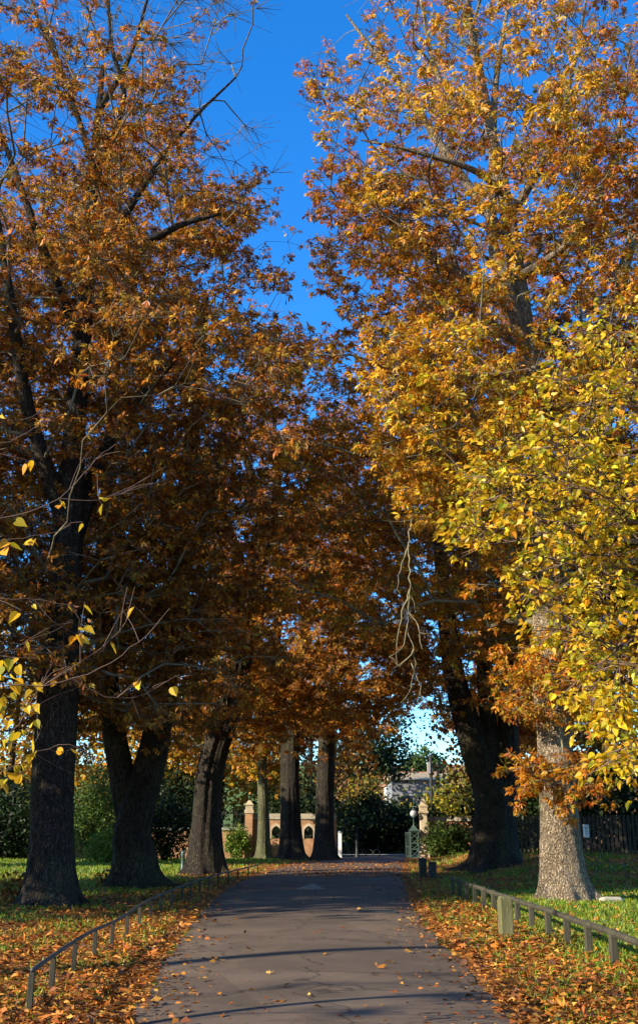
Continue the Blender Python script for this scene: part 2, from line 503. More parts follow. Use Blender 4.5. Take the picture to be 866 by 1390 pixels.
def leaflets(base, d, n, L, wd):
    """kite shaped leaflets: 4 verts each, folded and curled"""
    s = unit(np.cross(d, n))
    L = L[:, None]; wd = wd[:, None]
    mid = base + d * L * 0.62
    v0 = base
    v1 = mid + s * wd + n * L * 0.05
    v2 = base + d * L - n * L * 0.14
    v3 = mid - s * wd + n * L * 0.05
    return np.stack([v0, v1, v2, v3], 1)

def compound(P, A, rng, size, k=5, pal='orange', wts=None, tint=None):
    """palmate leaves: k drooping leaflets spread from each point P along axis A"""
    n = len(P)
    up = unit(np.array([0, 0, 1.0]) + rng.normal(0, 0.75, (n, 3)))
    A = unit(A)
    s, nn = frames(A, up)
    sz = size * rng.uniform(0.5, 1.4, n)
    ang = np.linspace(-1.35, 1.35, k)
    out = []
    c = pick(pal, n, rng, wts)
    if tint is not None: c = np.clip(c * tint, 0.004, 0.8)
    cols = []
    for q in ang:
        qq = q + rng.normal(0, 0.12, n)
        dr = rng.uniform(0.05, 0.75, n)
        d = unit(A * np.cos(qq)[:, None] + s * np.sin(qq)[:, None] - nn * (0.25 * dr)[:, None] - np.array([0, 0, 1.0]) * (0.55 * dr)[:, None])
        L = sz * (1 - 0.28 * abs(q) / 1.35) * rng.uniform(0.85, 1.1, n)
        roll = rng.normal(0, 0.5, n)[:, None]
        nl = unit(nn + np.cross(d, nn) * roll)
        out.append(leaflets(P, d, nl, L, L * 0.145))
        cols.append(np.clip(c * rng.uniform(0.85, 1.15, (n, 1)), 0.004, 0.8))
    return np.concatenate(out), np.concatenate(cols)

def thin(q, c, rng, part):
    m_ = rng.uniform(0, 1, len(q)) > part
    return q[m_], c[m_]

def simple_leaves(P, A, rng, size, pal, wts=None, wide=0.42, tint=None):
    """heart or oval shaped single leaves: 6 verts"""
    n = len(P); A = unit(A)
    up = unit(np.array([0, 0, 1.0]) + rng.normal(0, 0.7, (n, 3)))
    s, nn = frames(A, up)
    L = (size * rng.uniform(0.55, 1.25, n))[:, None]
    cu = rng.uniform(0.05, 0.3, n)[:, None]
    v = [P, P + A * L * 0.12 + s * L * wide * 0.75 + nn * L * cu * 0.5, P + A * L * 0.5 + s * L * wide + nn * L * cu * 0.3,
         P + A * L - nn * L * cu, P + A * L * 0.5 - s * L * wide + nn * L * cu * 0.3, P + A * L * 0.12 - s * L * wide * 0.75 + nn * L * cu * 0.5]
    c = pick(pal, n, rng, wts)
    if tint is not None: c = np.clip(c * tint, 0.004, 0.8)
    return np.stack(v, 1), c

def heart_leaves(P, A, rng, size, pal, wts=None, tint=None):
    n = len(P); A = unit(A)
    up = unit(np.array([0, 0, 1.0]) + rng.normal(0, 0.7, (n, 3)))
    s, nn = frames(A, up)
    L = (size * rng.uniform(0.55, 1.25, n))[:, None]; fold = rng.uniform(0.1, 0.5, n)[:, None]; curl = rng.uniform(0.0, 0.4, n)[:, None]
    W = rng.uniform(0.75, 1.0, n)[:, None]
    prof = [(0, 0), (-.07, .2), (.05, .42), (.3, .5), (.58, .38), (.8, .17), (1.03, 0.0)]
    c = pick(pal, n, rng, wts)
    if tint is not None: c = np.clip(c * tint, 0.004, 0.8)
    halves = []
    for sd in (1, -1):
        v = [P + L * (A * u + s * (sd * w_) * W + nn * (abs(w_) * fold - curl * u * u)) for u, w_ in prof]
        if sd < 0: v = v[::-1]
        halves.append(np.stack(v, 1))
    return np.concatenate(halves), np.concatenate([c, np.clip(c * 0.93, 0.004, 0.8)])

def leaf_mesh(name, quads, cols):
    n, k = quads.shape[:2]
    return np_mesh(name, quads.reshape(-1, 3), np.arange(n * k), np.full(n, k), np.repeat(cols, k, 0))

# ------------------------------------------------------------------ trees
def resample(pts, step):
    pts = np.array(pts, float)
    # Catmull-Rom through the given points
    q = np.concatenate([[2 * pts[0] - pts[1]], pts, [2 * pts[-1] - pts[-2]]])
    out = [pts[0]]
    for i in range(1, len(q) - 2):
        p0, p1, p2, p3 = q[i - 1:i + 3]
        L = np.linalg.norm(p2 - p1)
        m_ = max(1, int(round(L / step)))
        for j in range(1, m_ + 1):
            u = j / m_
            out.append(0.5 * (2 * p1 + (p2 - p0) * u + (2 * p0 - 5 * p1 + 4 * p2 - p3) * u * u + (3 * p1 - p0 - 3 * p2 + p3) * u ** 3))
    return np.array(out)

class Skeleton:
    def __init__(s):
        s.p = []; s.par = []; s.plen = []; s.stem = []; s.rad = []; s.ok = []
    def add(s, p, par, stem=False, rad=0.0, ok=True):
        s.p.append(np.asarray(p, float)); s.par.append(par); s.stem.append(stem); s.rad.append(rad); s.ok.append(ok)
        s.plen.append(0 if par < 0 else s.plen[par] + np.linalg.norm(s.p[-1] - s.p[par]))
        return len(s.p) - 1
    def chain(s, pts, radii, par=-1, crown_z=0.0, step=0.6):
        pts = np.array(pts, float)
        L = np.concatenate([[0], np.cumsum(np.linalg.norm(np.diff(pts, axis=0), axis=1))])
        q = resample(pts, step)
        Lq = np.concatenate([[0], np.cumsum(np.linalg.norm(np.diff(q, axis=0), axis=1))])
        rr = np.interp(Lq * L[-1] / Lq[-1], L, radii)
        ids = []
        for i, (a, r) in enumerate(zip(q, rr)):
            if i == 0 and par >= 0: ids.append(par); continue
            par2 = ids[-1] if ids else par
            ids.append(s.add(a, par2, True, r, a[2] > crown_z))
        return ids
    def grow(s, tips, rng, bf=0.35, step=0.55, sag=0.0):
        cap = len(s.p) + len(tips) * 14
        P = np.zeros((cap, 3)); PL = np.zeros(cap); OK = np.zeros(cap, bool)
        n = len(s.p); P[:n] = s.p; PL[:n] = s.plen; OK[:n] = s.ok
        d0 = np.array([np.linalg.norm(P[:n][OK[:n]] - q, axis=1).min() for q in tips])
        ends = []
        for i in np.argsort(d0):
            q = tips[i]; n = len(s.p)
            dv = q - P[:n]
            d = np.sqrt((dv * dv).sum(1))
            cost = d + bf * PL[:n] + np.where(dv[:, 2] < -0.3 * d, (-dv[:, 2]) * 0.5, 0) + np.where(OK[:n], 0, 1e6)
            j = int(np.argmin(cost)); dist = d[j]
            if dist < 0.15: ends.append(j); continue
            pj = s.par[j]
            pd = unit(P[j] - P[pj]) if pj >= 0 else np.array([0, 0, 1.])
            c1 = P[j] + (0.55 * pd + 0.45 * unit(dv[j])) * dist * 0.4
            m_ = max(1, int(dist / step))
            k = j
            for u in range(1, m_ + 1):
                f = u / m_
                b_ = (1 - f) ** 2 * P[j] + 2 * f * (1 - f) * c1 + f * f * q
                if u < m_: b_ = b_ + rng.normal(0, 0.05 * min(dist, 2.5) / 1.5, 3)
                k = s.add(b_, k, False, 0, True)
                P[k] = b_; PL[k] = s.plen[k]; OK[k] = True
            ends.append(k)
        s.ends = ends
        return ends
    def finish(s, r_tip=0.011, p=2.35, scale=1.0, rmax=0.24):
        n = len(s.p); acc = np.zeros(n)
        kids = [[] for _ in range(n)]
        for i in range(n):
            if s.par[i] >= 0: kids[s.par[i]].append(i)
        for i in range(n - 1, -1, -1):
            if acc[i] == 0: acc[i] = r_tip ** p
            if s.par[i] >= 0 and not s.stem[i]: acc[s.par[i]] += acc[i]
            elif s.par[i] >= 0: acc[s.par[i]] += acc[i]
        r = np.minimum(acc ** (1 / p) * scale, rmax)
        for i in range(n):
            if s.stem[i]: r[i] = max(s.rad[i], 0.02)
        for i in range(n):
            if not s.stem[i] and s.par[i] >= 0: r[i] = min(r[i], r[s.par[i]] * 0.9)
        s.r = r; s.kids = kids
    def tubes(s, want_stem):
        """verts, loops of all branch chains (want_stem False) or nothing else"""
        V = []; Fq = []; nv = 0
        done = set()
        for i in range(len(s.p)):
            if s.stem[i] or i in done: continue
            # start of a chain
            ch = [s.par[i], i] if s.par[i] >= 0 else [i]
            done.add(i)
            while True:
                ks = [k for k in s.kids[ch[-1]] if not s.stem[k] and k not in done]
                if not ks: break
                k = max(ks, key=lambda q: s.r[q]); ch.append(k); done.add(k)
            pts = np.array([s.p[k] for k in ch]); rr = np.array([s.r[k] for k in ch])
            if s.par[i] >= 0: rr[0] = min(rr[0], rr[1] * 1.25)
            rr[-1] *= 0.6
            k_ = 3 if rr.max() < 0.02 else (5 if rr.max() < 0.07 else 8)
            v, f = sweep(pts, rr, k_)
            V.append(v); Fq.append(f + nv); nv += len(v)
        return np.concatenate(V), np.concatenate(Fq)

def sweep(pts, rr, k):
    n = len(pts)
    tg = np.gradient(pts, axis=0) if n > 2 else np.repeat((pts[-1] - pts[0])[None], n, 0)
    tg = unit(tg)
    ref = np.array([1., 0.1, 0]) if abs(tg[0, 0]) < 0.8 else np.array([0, 1., 0.1])
    U = np.zeros((n, 3))
    for i in range(n):
        u = ref - tg[i] * ref.dot(tg[i]); u /= max(np.linalg.norm(u), 1e-9); U[i] = u; ref = u
    Wv = np.cross(tg, U)
    a = np.arange(k) * 2 * math.pi / k
    v = pts[:, None] + rr[:, None, None] * (np.cos(a)[None, :, None] * U[:, None] + np.sin(a)[None, :, None] * Wv[:, None])
    I = np.arange(n * k).reshape(n, k); J = np.roll(I, -1, 1)
    f = np.stack([I[:-1], J[:-1], J[1:], I[1:]], -1).reshape(-1, 4)
    return v.reshape(-1, 3), f

def trunk_mesh(name, stems, rng, flare=0.55, lobes=5, k=72, rough=0.05):
    """stems: list of (points, radii); the first starts on the ground and flares"""
    Vs, Fs, nv = [], [], 0
    for si, (pts, rad) in enumerate(stems):
        pts = np.array(pts, float)
        L = np.concatenate([[0], np.cumsum(np.linalg.norm(np.diff(pts, axis=0), axis=1))])
        q = resample(pts, 0.16)
        Lq = np.concatenate([[0], np.cumsum(np.linalg.norm(np.diff(q, axis=0), axis=1))])
        rr = np.interp(Lq * L[-1] / Lq[-1], L, rad)
        kk = k if rr.max() > 0.25 else 20
        v, f = sweep(q, np.ones(len(q)), kk)
        v = v.reshape(len(q), kk, 3)
        a = np.arange(kk) * 2 * math.pi / kk
        h = Lq[:, None]
        ph = rng.uniform(0, 6.3, 6)
        m_ = 1 + rough * (np.sin(3 * a + ph[0] + 0.25 * h) + 0.7 * np.sin(5 * a + ph[1] - 0.2 * h) + 0.6 * np.sin(9 * a + ph[2] + 0.5 * np.sin(h)) + 0.5 * np.sin(14 * a + ph[4] + np.sin(1.7 * h))
                          + 0.8 * np.sin(1.3 * h + ph[5]) * np.sin(2 * a + ph[4]))
        m_ = m_ + 0.012 * np.abs(np.sin(8 * a + 0.8 * np.sin(1.1 * h + ph[1]) + ph[0])) + 0.010 * np.abs(np.sin(11.5 * a + 1.2 * np.sin(0.8 * h + ph[3]))) * (kk > 30)
        m_ = m_ + rng.normal(0, 0.008, m_.shape)
        if si == 0 and flare > 0:
            lob = 0.55 + 0.45 * np.maximum(0, np.sin(lobes * a + ph[3])) + 0.2 * np.sin(2 * a + ph[0])
            m_ = m_ + flare * 1.25 * np.exp(-h / 0.42) * lob + 0.18 * np.exp(-h / 1.5) + 1.0 * np.exp(-h / 0.13) * np.maximum(0, np.sin(lobes * a + ph[3])) ** 2
        v = q[:, None] + (v - q[:, None]) * (m_ * rr[:, None])[..., None]
        Vs.append(v.reshape(-1, 3)); Fs.append(f + nv); nv += len(q) * kk
    return np_mesh(name, np.concatenate(Vs), np.concatenate(Fs), np.full(sum(len(f) for f in Fs), 4))

def crown_tips(n, axis, prof, rng, shell=0.5, lump=0.22, side=None):
    """points filling an uneven envelope about an axis; axis: (z -> xy) samples, prof: (z, radius) samples"""
    axis = np.array(axis, float); prof = np.array(prof, float)
    z0, z1 = prof[0, 0], prof[-1, 0]
    ph = rng.uniform(0, 6.3, 8)
    zs_ = np.linspace(z0, z1, 200); wz = (np.interp(zs_, prof[:, 0], prof[:, 1]) ** 2 + 0.05) * (1.65 - 1.3 * (zs_ - z0) / (z1 - z0))
    n_all = n; n = max(40, n // 4)
    z = rng.choice(zs_, n, p=wz / wz.sum()) + rng.uniform(-.5, .5, n) * (z1 - z0) / 200
    th = rng.uniform(0, 2 * math.pi, n)
    rad = np.interp(z, prof[:, 0], prof[:, 1])
    md = 1 + lump * (np.sin(2 * th + ph[0] + 0.35 * z) + np.sin(3 * th + ph[1] - 0.55 * z) + 0.8 * np.sin(5 * th + ph[2] + 0.9 * z) + 0.6 * np.sin(1.6 * z + ph[3]))
    r = rad * np.clip(md, 0.35, 1.5) * rng.uniform(0.02, 1, n) ** shell
    ax = np.interp(z, axis[:, 2], axis[:, 0]); ay = np.interp(z, axis[:, 2], axis[:, 1])
    c = np.stack([ax + r * np.cos(th), ay + r * np.sin(th), z], 1)
    # every spray holds a handful of twig ends, spread flat
    sz = rng.uniform(0.45, 1.0, (n, 1))
    i = np.sort(rng.integers(0, n, n_all))
    return c[i] + rng.normal(0, 1, (n_all, 3)) * np.array([.62, .62, .26]) * sz[i]

GAP = np.array([(325, -80), (350, 20), (388, 70), (375, 150), (372, 215), (372, 260), (398, 310), (380, 365), (382, 430), (402, 452), (425, 440), (430, 380), (436, 300), (418, 265), (440, 215), (445, 180), (412, 130), (422, 80), (480, 40), (510, -80)], float)
WIN = np.array([(540, 990), (560, 955), (600, 965), (615, 1040), (590, 1062), (545, 1048)], float)
def project(P):
    P = np.asarray(P, float)
    dz = P[:, 2] - CAMH
    zc = np.maximum(P[:, 1] * CT + dz * ST, 0.1)
    return W0 / 2 + F * P[:, 0] / zc, H0 / 2 - F * (-P[:, 1] * ST + dz * CT) / zc
def in_poly(x, y, poly):
    ins = np.zeros(len(x), bool); j = len(poly) - 1
    for i in range(len(poly)):
        c = (poly[i, 1] > y) != (poly[j, 1] > y)
        ins ^= c & (x < (poly[j, 0] - poly[i, 0]) * (y - poly[i, 1]) / (poly[j, 1] - poly[i, 1] + 1e-9) + poly[i, 0]); j = i
    return ins

# gaps cut through the crowns so the low sun lights chosen places: (place, radius)
SUNDIR = np.array(tosun)
OPEN = [((3.3, 61.5, 2.0), 1.5), ((5.0, 61.5, 1.4), 1.7), ((8.5, 78, 4.5), 2.4), ((-2.0, 38, 17.5), 4.0), ((-1, 57, 18), 4.0), ((1.0, 57, 12), 2.5), ((3.2, 78, 5.0), 2.8), ((5.3, 59.3, 1.3), 1.9), ((6.0, 62, 1.9), 1.7), ((-3.0, 38, 9), 2.2), ((-0.5, 57, 9), 2.5), ((-11.5, 53, 2.6), 1.6), ((-3.0, 38, 12), 2.5), ((0, 57, 15), 3.0), ((-3.0, 62, 1.6), 1.9), ((-5.8, 62, 1.6), 1.3), ((-3.4, 63, 3.2), 1.2), ((-9.5, 47, 0), 1.9), ((-6, 47, 0), 1.2),
        ((0.5, 44, 0), 1.3), ((3.6, 42, 0), 1.0), ((-4.5, 38, 2.2), 0.8), ((6.2, 25, 1), 2.0), ((6.0, 25, 4.5), 2.0), ((7.5, 21, 0), 2.4), ((10, 23, 0), 1.6), ((4.2, 17, 0), 2.4), ((0, 14.5, 0), 2.4), ((-4.5, 15, 0), 2.4), ((-7.5, 18, 0), 1.0), ((4, 110, 6), 2.5), ((-12, 66, 5), 3.0), ((-5, 66, 6), 2.5)]
def clear_light(P):
    keep = np.ones(len(P), bool)
    for c, r in OPEN:
        d = P - np.array(c); a = d @ SUNDIR
        keep &= ~((a > 1.5) & (np.linalg.norm(d - a[:, None] * SUNDIR, axis=1) < r))
    return keep

def tufts(ends, outw, rng, nsub, spread, nleaf, sub_len=0.45):
    """leaf positions around twig ends; returns twig segments and leaf points with axes"""
    n = len(ends)
    P0 = np.repeat(ends, nsub, 0); O = np.repeat(outw, nsub, 0)
    d = unit(O * 0.7 + rng.normal(0, 0.75, P0.shape) * np.array([1, 1, 0.38]))
    P1 = P0 + d * (sub_len * rng.uniform(0.4, 1.3, (len(P0), 1)))
    Q = np.repeat(P1, nleaf, 0)
    D = np.repeat(d, nleaf, 0)
    a = unit(D * 0.5 + rng.normal(0, 0.8, Q.shape) * np.array([1, 1, 0.4]))
    Q = Q + a * spread * rng.uniform(0.2, 1.0, (len(Q), 1))
    a[:, 2] -= 0.3
    return P0, P1, Q, unit(a)

def twig_tubes(P0, P1, r):
    n = len(P0)
    d = unit(P1 - P0)
    ref = np.where(np.abs(d[:, :1]) < 0.8, np.array([[1., 0, 0]]), np.array([[0, 1., 0]]))
    u = unit(np.cross(d, ref)); v = np.cross(d, u)
    ring = []
    for P, rr in ((P0, r), (P1, r * 0.5)):
        for k in range(3):
            a = 2 * math.pi * k / 3
            ring.append(P + (u * math.cos(a) + v * math.sin(a)) * rr)
    V = np.stack(ring, 1).reshape(-1, 3)
    b = np.arange(n)[:, None] * 6
    f = np.concatenate([b + np.array([[i, (i + 1) % 3, 3 + (i + 1) % 3, 3 + i]]) for i in range(3)])
    return V, f

def chestnut(seed, label, stems, axis, prof, ntips, crown_z, pal, bark, leaf=0.14, nsub=3, nleaf=4, k=5, keep=None,
             shell=0.5, lump=0.22, group='horse chestnut trees of the avenue', name='chestnut_tree', flare=0.55, stem_kw=None,
             bf=0.35, sub_len=0.45, spread=0.2, twig=None, extra=None, wts=None, rscale=1.0, rough=0.05, simple=False, lmat=None, cat='tree', palz=None, side=None, pxmax=2000):
    rng = np.random.default_rng(seed)
    base = np.array(stems[0][0][0], float); base[2] = gz(base[0], base[1])
    root = empty(name, base); tag(root, label, cat, group)
    sk = Skeleton(); ids0 = None
    for i, st in enumerate(stems):
        pts, rad = st[0], st[1]
        par = -1
        if i > 0 and ids0 is not None:
            d = [np.linalg.norm(sk.p[q] - np.array(pts[0])) for q in range(len(sk.p))]
            par = int(np.argmin(d))
        ids = sk.chain(pts, rad, par, crown_z)
        if i == 0: ids0 = ids
    tips = crown_tips(ntips, axis, prof, rng, shell, lump)
    qx, qy = project(tips)
    kp = ~in_poly(qx, qy, GAP) & clear_light(tips) & ~in_poly(qx, qy, WIN)
    kp &= ~((qy < 450) & ((qx > 400) if side == 'L' else (qx < 405))) if side else True
    kp &= ~((qx > pxmax) & (qy > 400))
    tips = tips[kp]
    if extra is not None: tips = np.concatenate([tips, extra])
    ends = sk.grow(tips, rng, bf)
    sk.finish(scale=rscale)
    V, Fq = sk.tubes(False)
    E = np.array([sk.p[e] for e in ends])
    if nsub >= 3 and not simple: nsub = nsub + 1; nleaf = nleaf + 5; spread = spread * 0.75
    par = np.array([sk.p[sk.par[e]] if sk.par[e] >= 0 else sk.p[e] - np.array([0, 0, 1]) for e in ends])
    ow = unit(E - par)
    if keep is not None:
        m_ = rng.uniform(0, 1, len(E)) < keep(E)
    else: m_ = np.ones(len(E), bool)
    P0, P1, Q, A = tufts(E[m_], ow[m_], rng, nsub, spread, nleaf, sub_len)
    # bare twigs on the leafless ends too
    B0, B1, _, _ = tufts(E[~m_], ow[~m_], rng, 6, 0.1, 1, 0.8) if (~m_).any() else (np.zeros((0, 3)),) * 4
    T0 = np.concatenate([P0, B0]); T1 = np.concatenate([P1, B1])
    tv, tf = twig_tubes(T0, T1, 0.0085)
    Vb = np.concatenate([V, tv]); Fb = np.concatenate([Fq, tf + len(V)])
    me = np_mesh('limbs', Vb - base, Fb, np.full(len(Fb), 4))
    link('limbs', me, twig or M_TWIG, root, True)
    st2 = [(np.array(p, float) - base, r) for p, r in (s_[:2] for s_ in stems)]
    st2[0][0][0][2] -= 0.12
    link('trunk', trunk_mesh('trunk', st2, rng, flare, rough=rough), bark, root, True)
    # tuft-wise tint so that neighbouring leaves are alike
    ntuft = len(P0)
    ti = np.repeat(rng.uniform(0.72, 1.2, (ntuft, 1)) * rng.uniform(0.94, 1.06, (ntuft, 3)), nleaf, 0)
    if simple: q, c = heart_leaves(Q, A, rng, leaf, pal, wts, tint=ti)
    else:
        q, c = compound(Q, A, rng, leaf, k, pal, wts, tint=ti)
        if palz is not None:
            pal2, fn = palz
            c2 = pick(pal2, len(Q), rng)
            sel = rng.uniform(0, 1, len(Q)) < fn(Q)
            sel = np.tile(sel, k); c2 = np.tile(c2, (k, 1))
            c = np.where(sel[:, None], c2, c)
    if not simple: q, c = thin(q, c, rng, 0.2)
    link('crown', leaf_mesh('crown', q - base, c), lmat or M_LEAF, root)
    return root

def trunk_line(pix, Y):
    """trunk centre line from picture points at one distance"""
    return [at(px, py, Y) for px, py in pix]

def vert(base, ztop, dx=0, dy=0, n=5, wob=0.15, seed=0):
    r_ = np.random.default_rng(seed)
    out = []
    for i in range(n):
        f = i / (n - 1)
        out.append(np.array([base[0] + dx * f + (r_.normal(0, wob) if i else 0), base[1] + dy * f + (r_.normal(0, wob) if i else 0), base[2] + ztop * f]))
    return out

def gp(px, py):
    p = gnd(px, py); p[2] = float(gz(p[0], p[1])); return p

def in_view(n, poly, Y0, Y1, rng):
    """tips filling a patch of the lime's crown between two distances"""
    poly = np.array(poly, float); out = []
    lo, hi = poly.min(0), poly.max(0)
    while len(out) < n:
        q = rng.uniform(lo, hi)
        inside = False; j = len(poly) - 1
        for i in range(len(poly)):
            if (poly[i, 1] > q[1]) != (poly[j, 1] > q[1]) and q[0] < (poly[j, 0] - poly[i, 0]) * (q[1] - poly[i, 1]) / (poly[j, 1] - poly[i, 1]) + poly[i, 0]: inside = not inside
            j = i
        if inside: out.append(at(q[0], q[1], rng.uniform(Y0, Y1)))
    return np.array(out)
# --- left row
b = gp(68, 1230); YB = b[1]
st = [b, at(72, 1150, YB), at(74, 1050, YB), at(84, 900, YB), at(90, 760, YB), at(100, 600, YB), at(115, 420, YB), at(130, 200, YB), at(140, 90, YB)]
chestnut(11, 'thick dark grey trunked chestnut at far left with bare twiggy top', [
    (st, [0.47, 0.43, 0.42, 0.41, 0.36, 0.27, 0.19, 0.11, 0.06]),
    ([at(90, 760, YB), at(150, 600, YB + 0.8), at(225, 500, YB + 1.2), at(290, 440, YB + 1)], [0.22, 0.17, 0.11, 0.05]),
    ([at(92, 720, YB), at(40, 560, YB - 1), at(10, 380, YB - 2), at(-20, 200, YB - 2)], [0.2, 0.15, 0.1, 0.05]),
    ([at(120, 380, YB), at(190, 260, YB), at(255, 170, YB + .5), at(320, 105, YB + 1)], [0.12, 0.085, 0.05, 0.025]),
    ([at(135, 150, YB), at(175, 80, YB), at(200, 0, YB), at(215, -60, YB)], [0.085, 0.06, 0.04, 0.02]),
    ([at(128, 230, YB), at(90, 110, YB), at(50, 20, YB), at(30, -60, YB)], [0.085, 0.06, 0.04, 0.02]),
    ([at(112, 470, YB), at(60, 340, YB - 1.5), at(20, 230, YB - 2), at(-25, 110, YB - 2)], [0.13, 0.1, 0.07, 0.03]),
    ([at(128, 230, YB), at(168, 140, YB - 1), at(152, 60, YB - 1.4), at(146, -40, YB - 1.5)], [0.1, 0.075, 0.05, 0.02]),
    ([at(118, 430, YB), at(180, 350, YB - 1.5), at(235, 310, YB - 2), at(300, 290, YB - 2)], [0.13, 0.1, 0.07, 0.03]),
    ], [st[0], st[4], at(120, 400, YB), at(130, 0, YB)],
    [(4.0, 2.8), (5.5, 4.6), (8, 5.4), (12, 6.0), (17, 5.6), (20, 5.2), (23, 4.8), (26, 3.4), (28, 1.2)], 2700, 4.5, 'rust', M_BARK,
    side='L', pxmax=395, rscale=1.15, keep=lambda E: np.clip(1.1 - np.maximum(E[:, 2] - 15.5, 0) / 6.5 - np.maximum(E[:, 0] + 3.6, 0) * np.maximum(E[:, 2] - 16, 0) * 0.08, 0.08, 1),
    palz=('brown', lambda Q: np.clip(0.65 - (Q[:, 2] - 6) / 20, 0.1, 0.65)))  # lower leaves browner, shade in the low crown put into their colour

b = gp(182, 1205); YB = b[1]
f0 = at(180, 1120, YB)
chestnut(12, 'dark chestnut with two stems forking from one low base', [
    ([b, at(181, 1160, YB), f0, at(208, 1020, YB), at(222, 930, YB), at(240, 800, YB), at(255, 650, YB), at(270, 520, YB), at(280, 400, YB)], [0.55, 0.52, 0.46, 0.4, 0.36, 0.3, 0.24, 0.17, 0.1]),
    ([at(182, 1140, YB), at(166, 1050, YB), at(150, 950, YB), at(140, 800, YB), at(150, 620, YB + .5), at(160, 450, YB + .5)], [0.38, 0.34, 0.3, 0.25, 0.2, 0.12]),
    ([at(240, 800, YB), at(285, 690, YB + 1), at(300, 600, YB + 1.5), at(330, 520, YB + 2)], [0.2, 0.16, 0.12, 0.07]),
    ], [b, at(200, 800, YB), at(215, 480, YB), at(215, 320, YB)],
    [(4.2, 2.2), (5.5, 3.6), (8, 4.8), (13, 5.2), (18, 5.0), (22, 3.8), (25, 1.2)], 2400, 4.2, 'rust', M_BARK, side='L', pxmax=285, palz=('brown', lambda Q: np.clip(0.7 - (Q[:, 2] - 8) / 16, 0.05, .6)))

b = gp(279, 1187); YB = b[1]
chestnut(13, 'sun dappled leaning chestnut trunk beside the left fence end', [
    ([b, at(280, 1120, YB), at(285, 1050, YB), at(305, 975, YB), at(328, 890, YB), at(345, 800, YB), at(346, 760, YB), at(356, 690, YB), at(340, 640, YB), at(328, 600, YB), at(335, 540, YB)], [0.56, 0.5, 0.48, 0.46, 0.42, 0.38, 0.33, 0.2, 0.16, 0.12, 0.06]),
    ([at(340, 830, YB), at(318, 740, YB), at(290, 660, YB), at(280, 590, YB), at(262, 545, YB)], [0.26, 0.2, 0.16, 0.12, 0.07]),
    ([at(346, 800, YB), at(362, 740, YB - .5), at(372, 700, YB - 1), at(375, 640, YB - 1), at(372, 560, YB)], [0.26, 0.2, 0.16, 0.12, 0.07]),
    ], [b, at(325, 800, YB), at(350, 600, YB), at(365, 440, YB)],
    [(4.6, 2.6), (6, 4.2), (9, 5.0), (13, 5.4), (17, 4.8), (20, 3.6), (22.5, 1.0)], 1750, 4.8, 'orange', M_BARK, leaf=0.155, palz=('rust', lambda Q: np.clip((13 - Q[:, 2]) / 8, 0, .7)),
    keep=lambda E: np.clip(1.1 - np.maximum(E[:, 2] - 17, 0) / 6, 0.3, 1))

b = gp(397, 1167); YB = b[1]
chestnut(14, 'dark upright chestnut on the left edge of the drive before the brick wall', [
    ([b, at(395, 1120, YB), at(394, 1050, YB), at(396, 990, YB), at(408, 940, YB), at(412, 860, YB), at(420, 760, YB), at(430, 660, YB), at(430, 590, YB)], [0.58, 0.52, 0.5, 0.46, 0.34, 0.28, 0.22, 0.15, 0.08]),
    ([at(396, 1000, YB), at(380, 950, YB), at(374, 880, YB), at(378, 800, YB), at(370, 700, YB)], [0.44, 0.38, 0.3, 0.2, 0.1]),
    ([at(382, 955, YB), at(352, 920, YB), at(330, 890, YB)], [0.24, 0.17, 0.1]),
    ], [b, at(400, 850, YB), at(405, 600, YB), at(405, 560, YB)],
    [(5.5, 3.5), (9, 6.0), (14, 6.4), (19, 5.2), (23, 3.4), (25, 1.0)], 1300, 5.5, 'orange', M_BARK, leaf=0.19, nsub=3, nleaf=4, k=5, palz=('rust', lambda Q: np.full(len(Q), .35)))

b = gp(441, 1168); YB = b[1]
chestnut(15, 'dark chestnut trunk nearest the left gate post', [
    ([b, at(441, 1120, YB), at(442, 1050, YB), at(445, 960, YB), at(452, 860, YB), at(458, 760, YB), at(460, 650, YB)], [0.54, 0.48, 0.46, 0.4, 0.3, 0.2, 0.1]),
    ], [b, at(455, 850, YB), at(470, 600, YB), at(470, 560, YB)],
    [(5.0, 3.5), (9, 5.6), (14, 6.0), (19, 4.8), (22, 3.0), (24, 1.0)], 1200, 5.0, 'rust', M_BARK, leaf=0.16)

b = gp(357, 1166); YB = b[1]
chestnut(16, 'slender tree with pale lichened sunlit trunk in front of the brick wall', [
    ([b, at(358, 1120, YB), at(357, 1080, YB), at(356, 1040, YB), at(358, 960, YB), at(362, 880, YB)], [0.34, 0.31, 0.29, 0.26, 0.2, 0.1]),
    ], [b, at(350, 1000, YB), at(345, 850, YB), at(345, 800, YB)],
    [(3.6, 2.0), (6, 4.2), (9, 4.8), (13, 3.8), (16, 1.0)], 520, 3.6, 'gold', M_BARKM, leaf=0.2, nsub=3)

# --- right row
b = gp(767, 1222); YB = b[1]
st = [b, at(762, 1170, YB), at(758, 1100, YB), at(752, 1000, YB), at(745, 900, YB), at(742, 780, YB), at(735, 640, YB), at(715, 480, YB), at(690, 300, YB), at(662, 160, YB), at(640, 40, YB), at(630, -50, YB)]

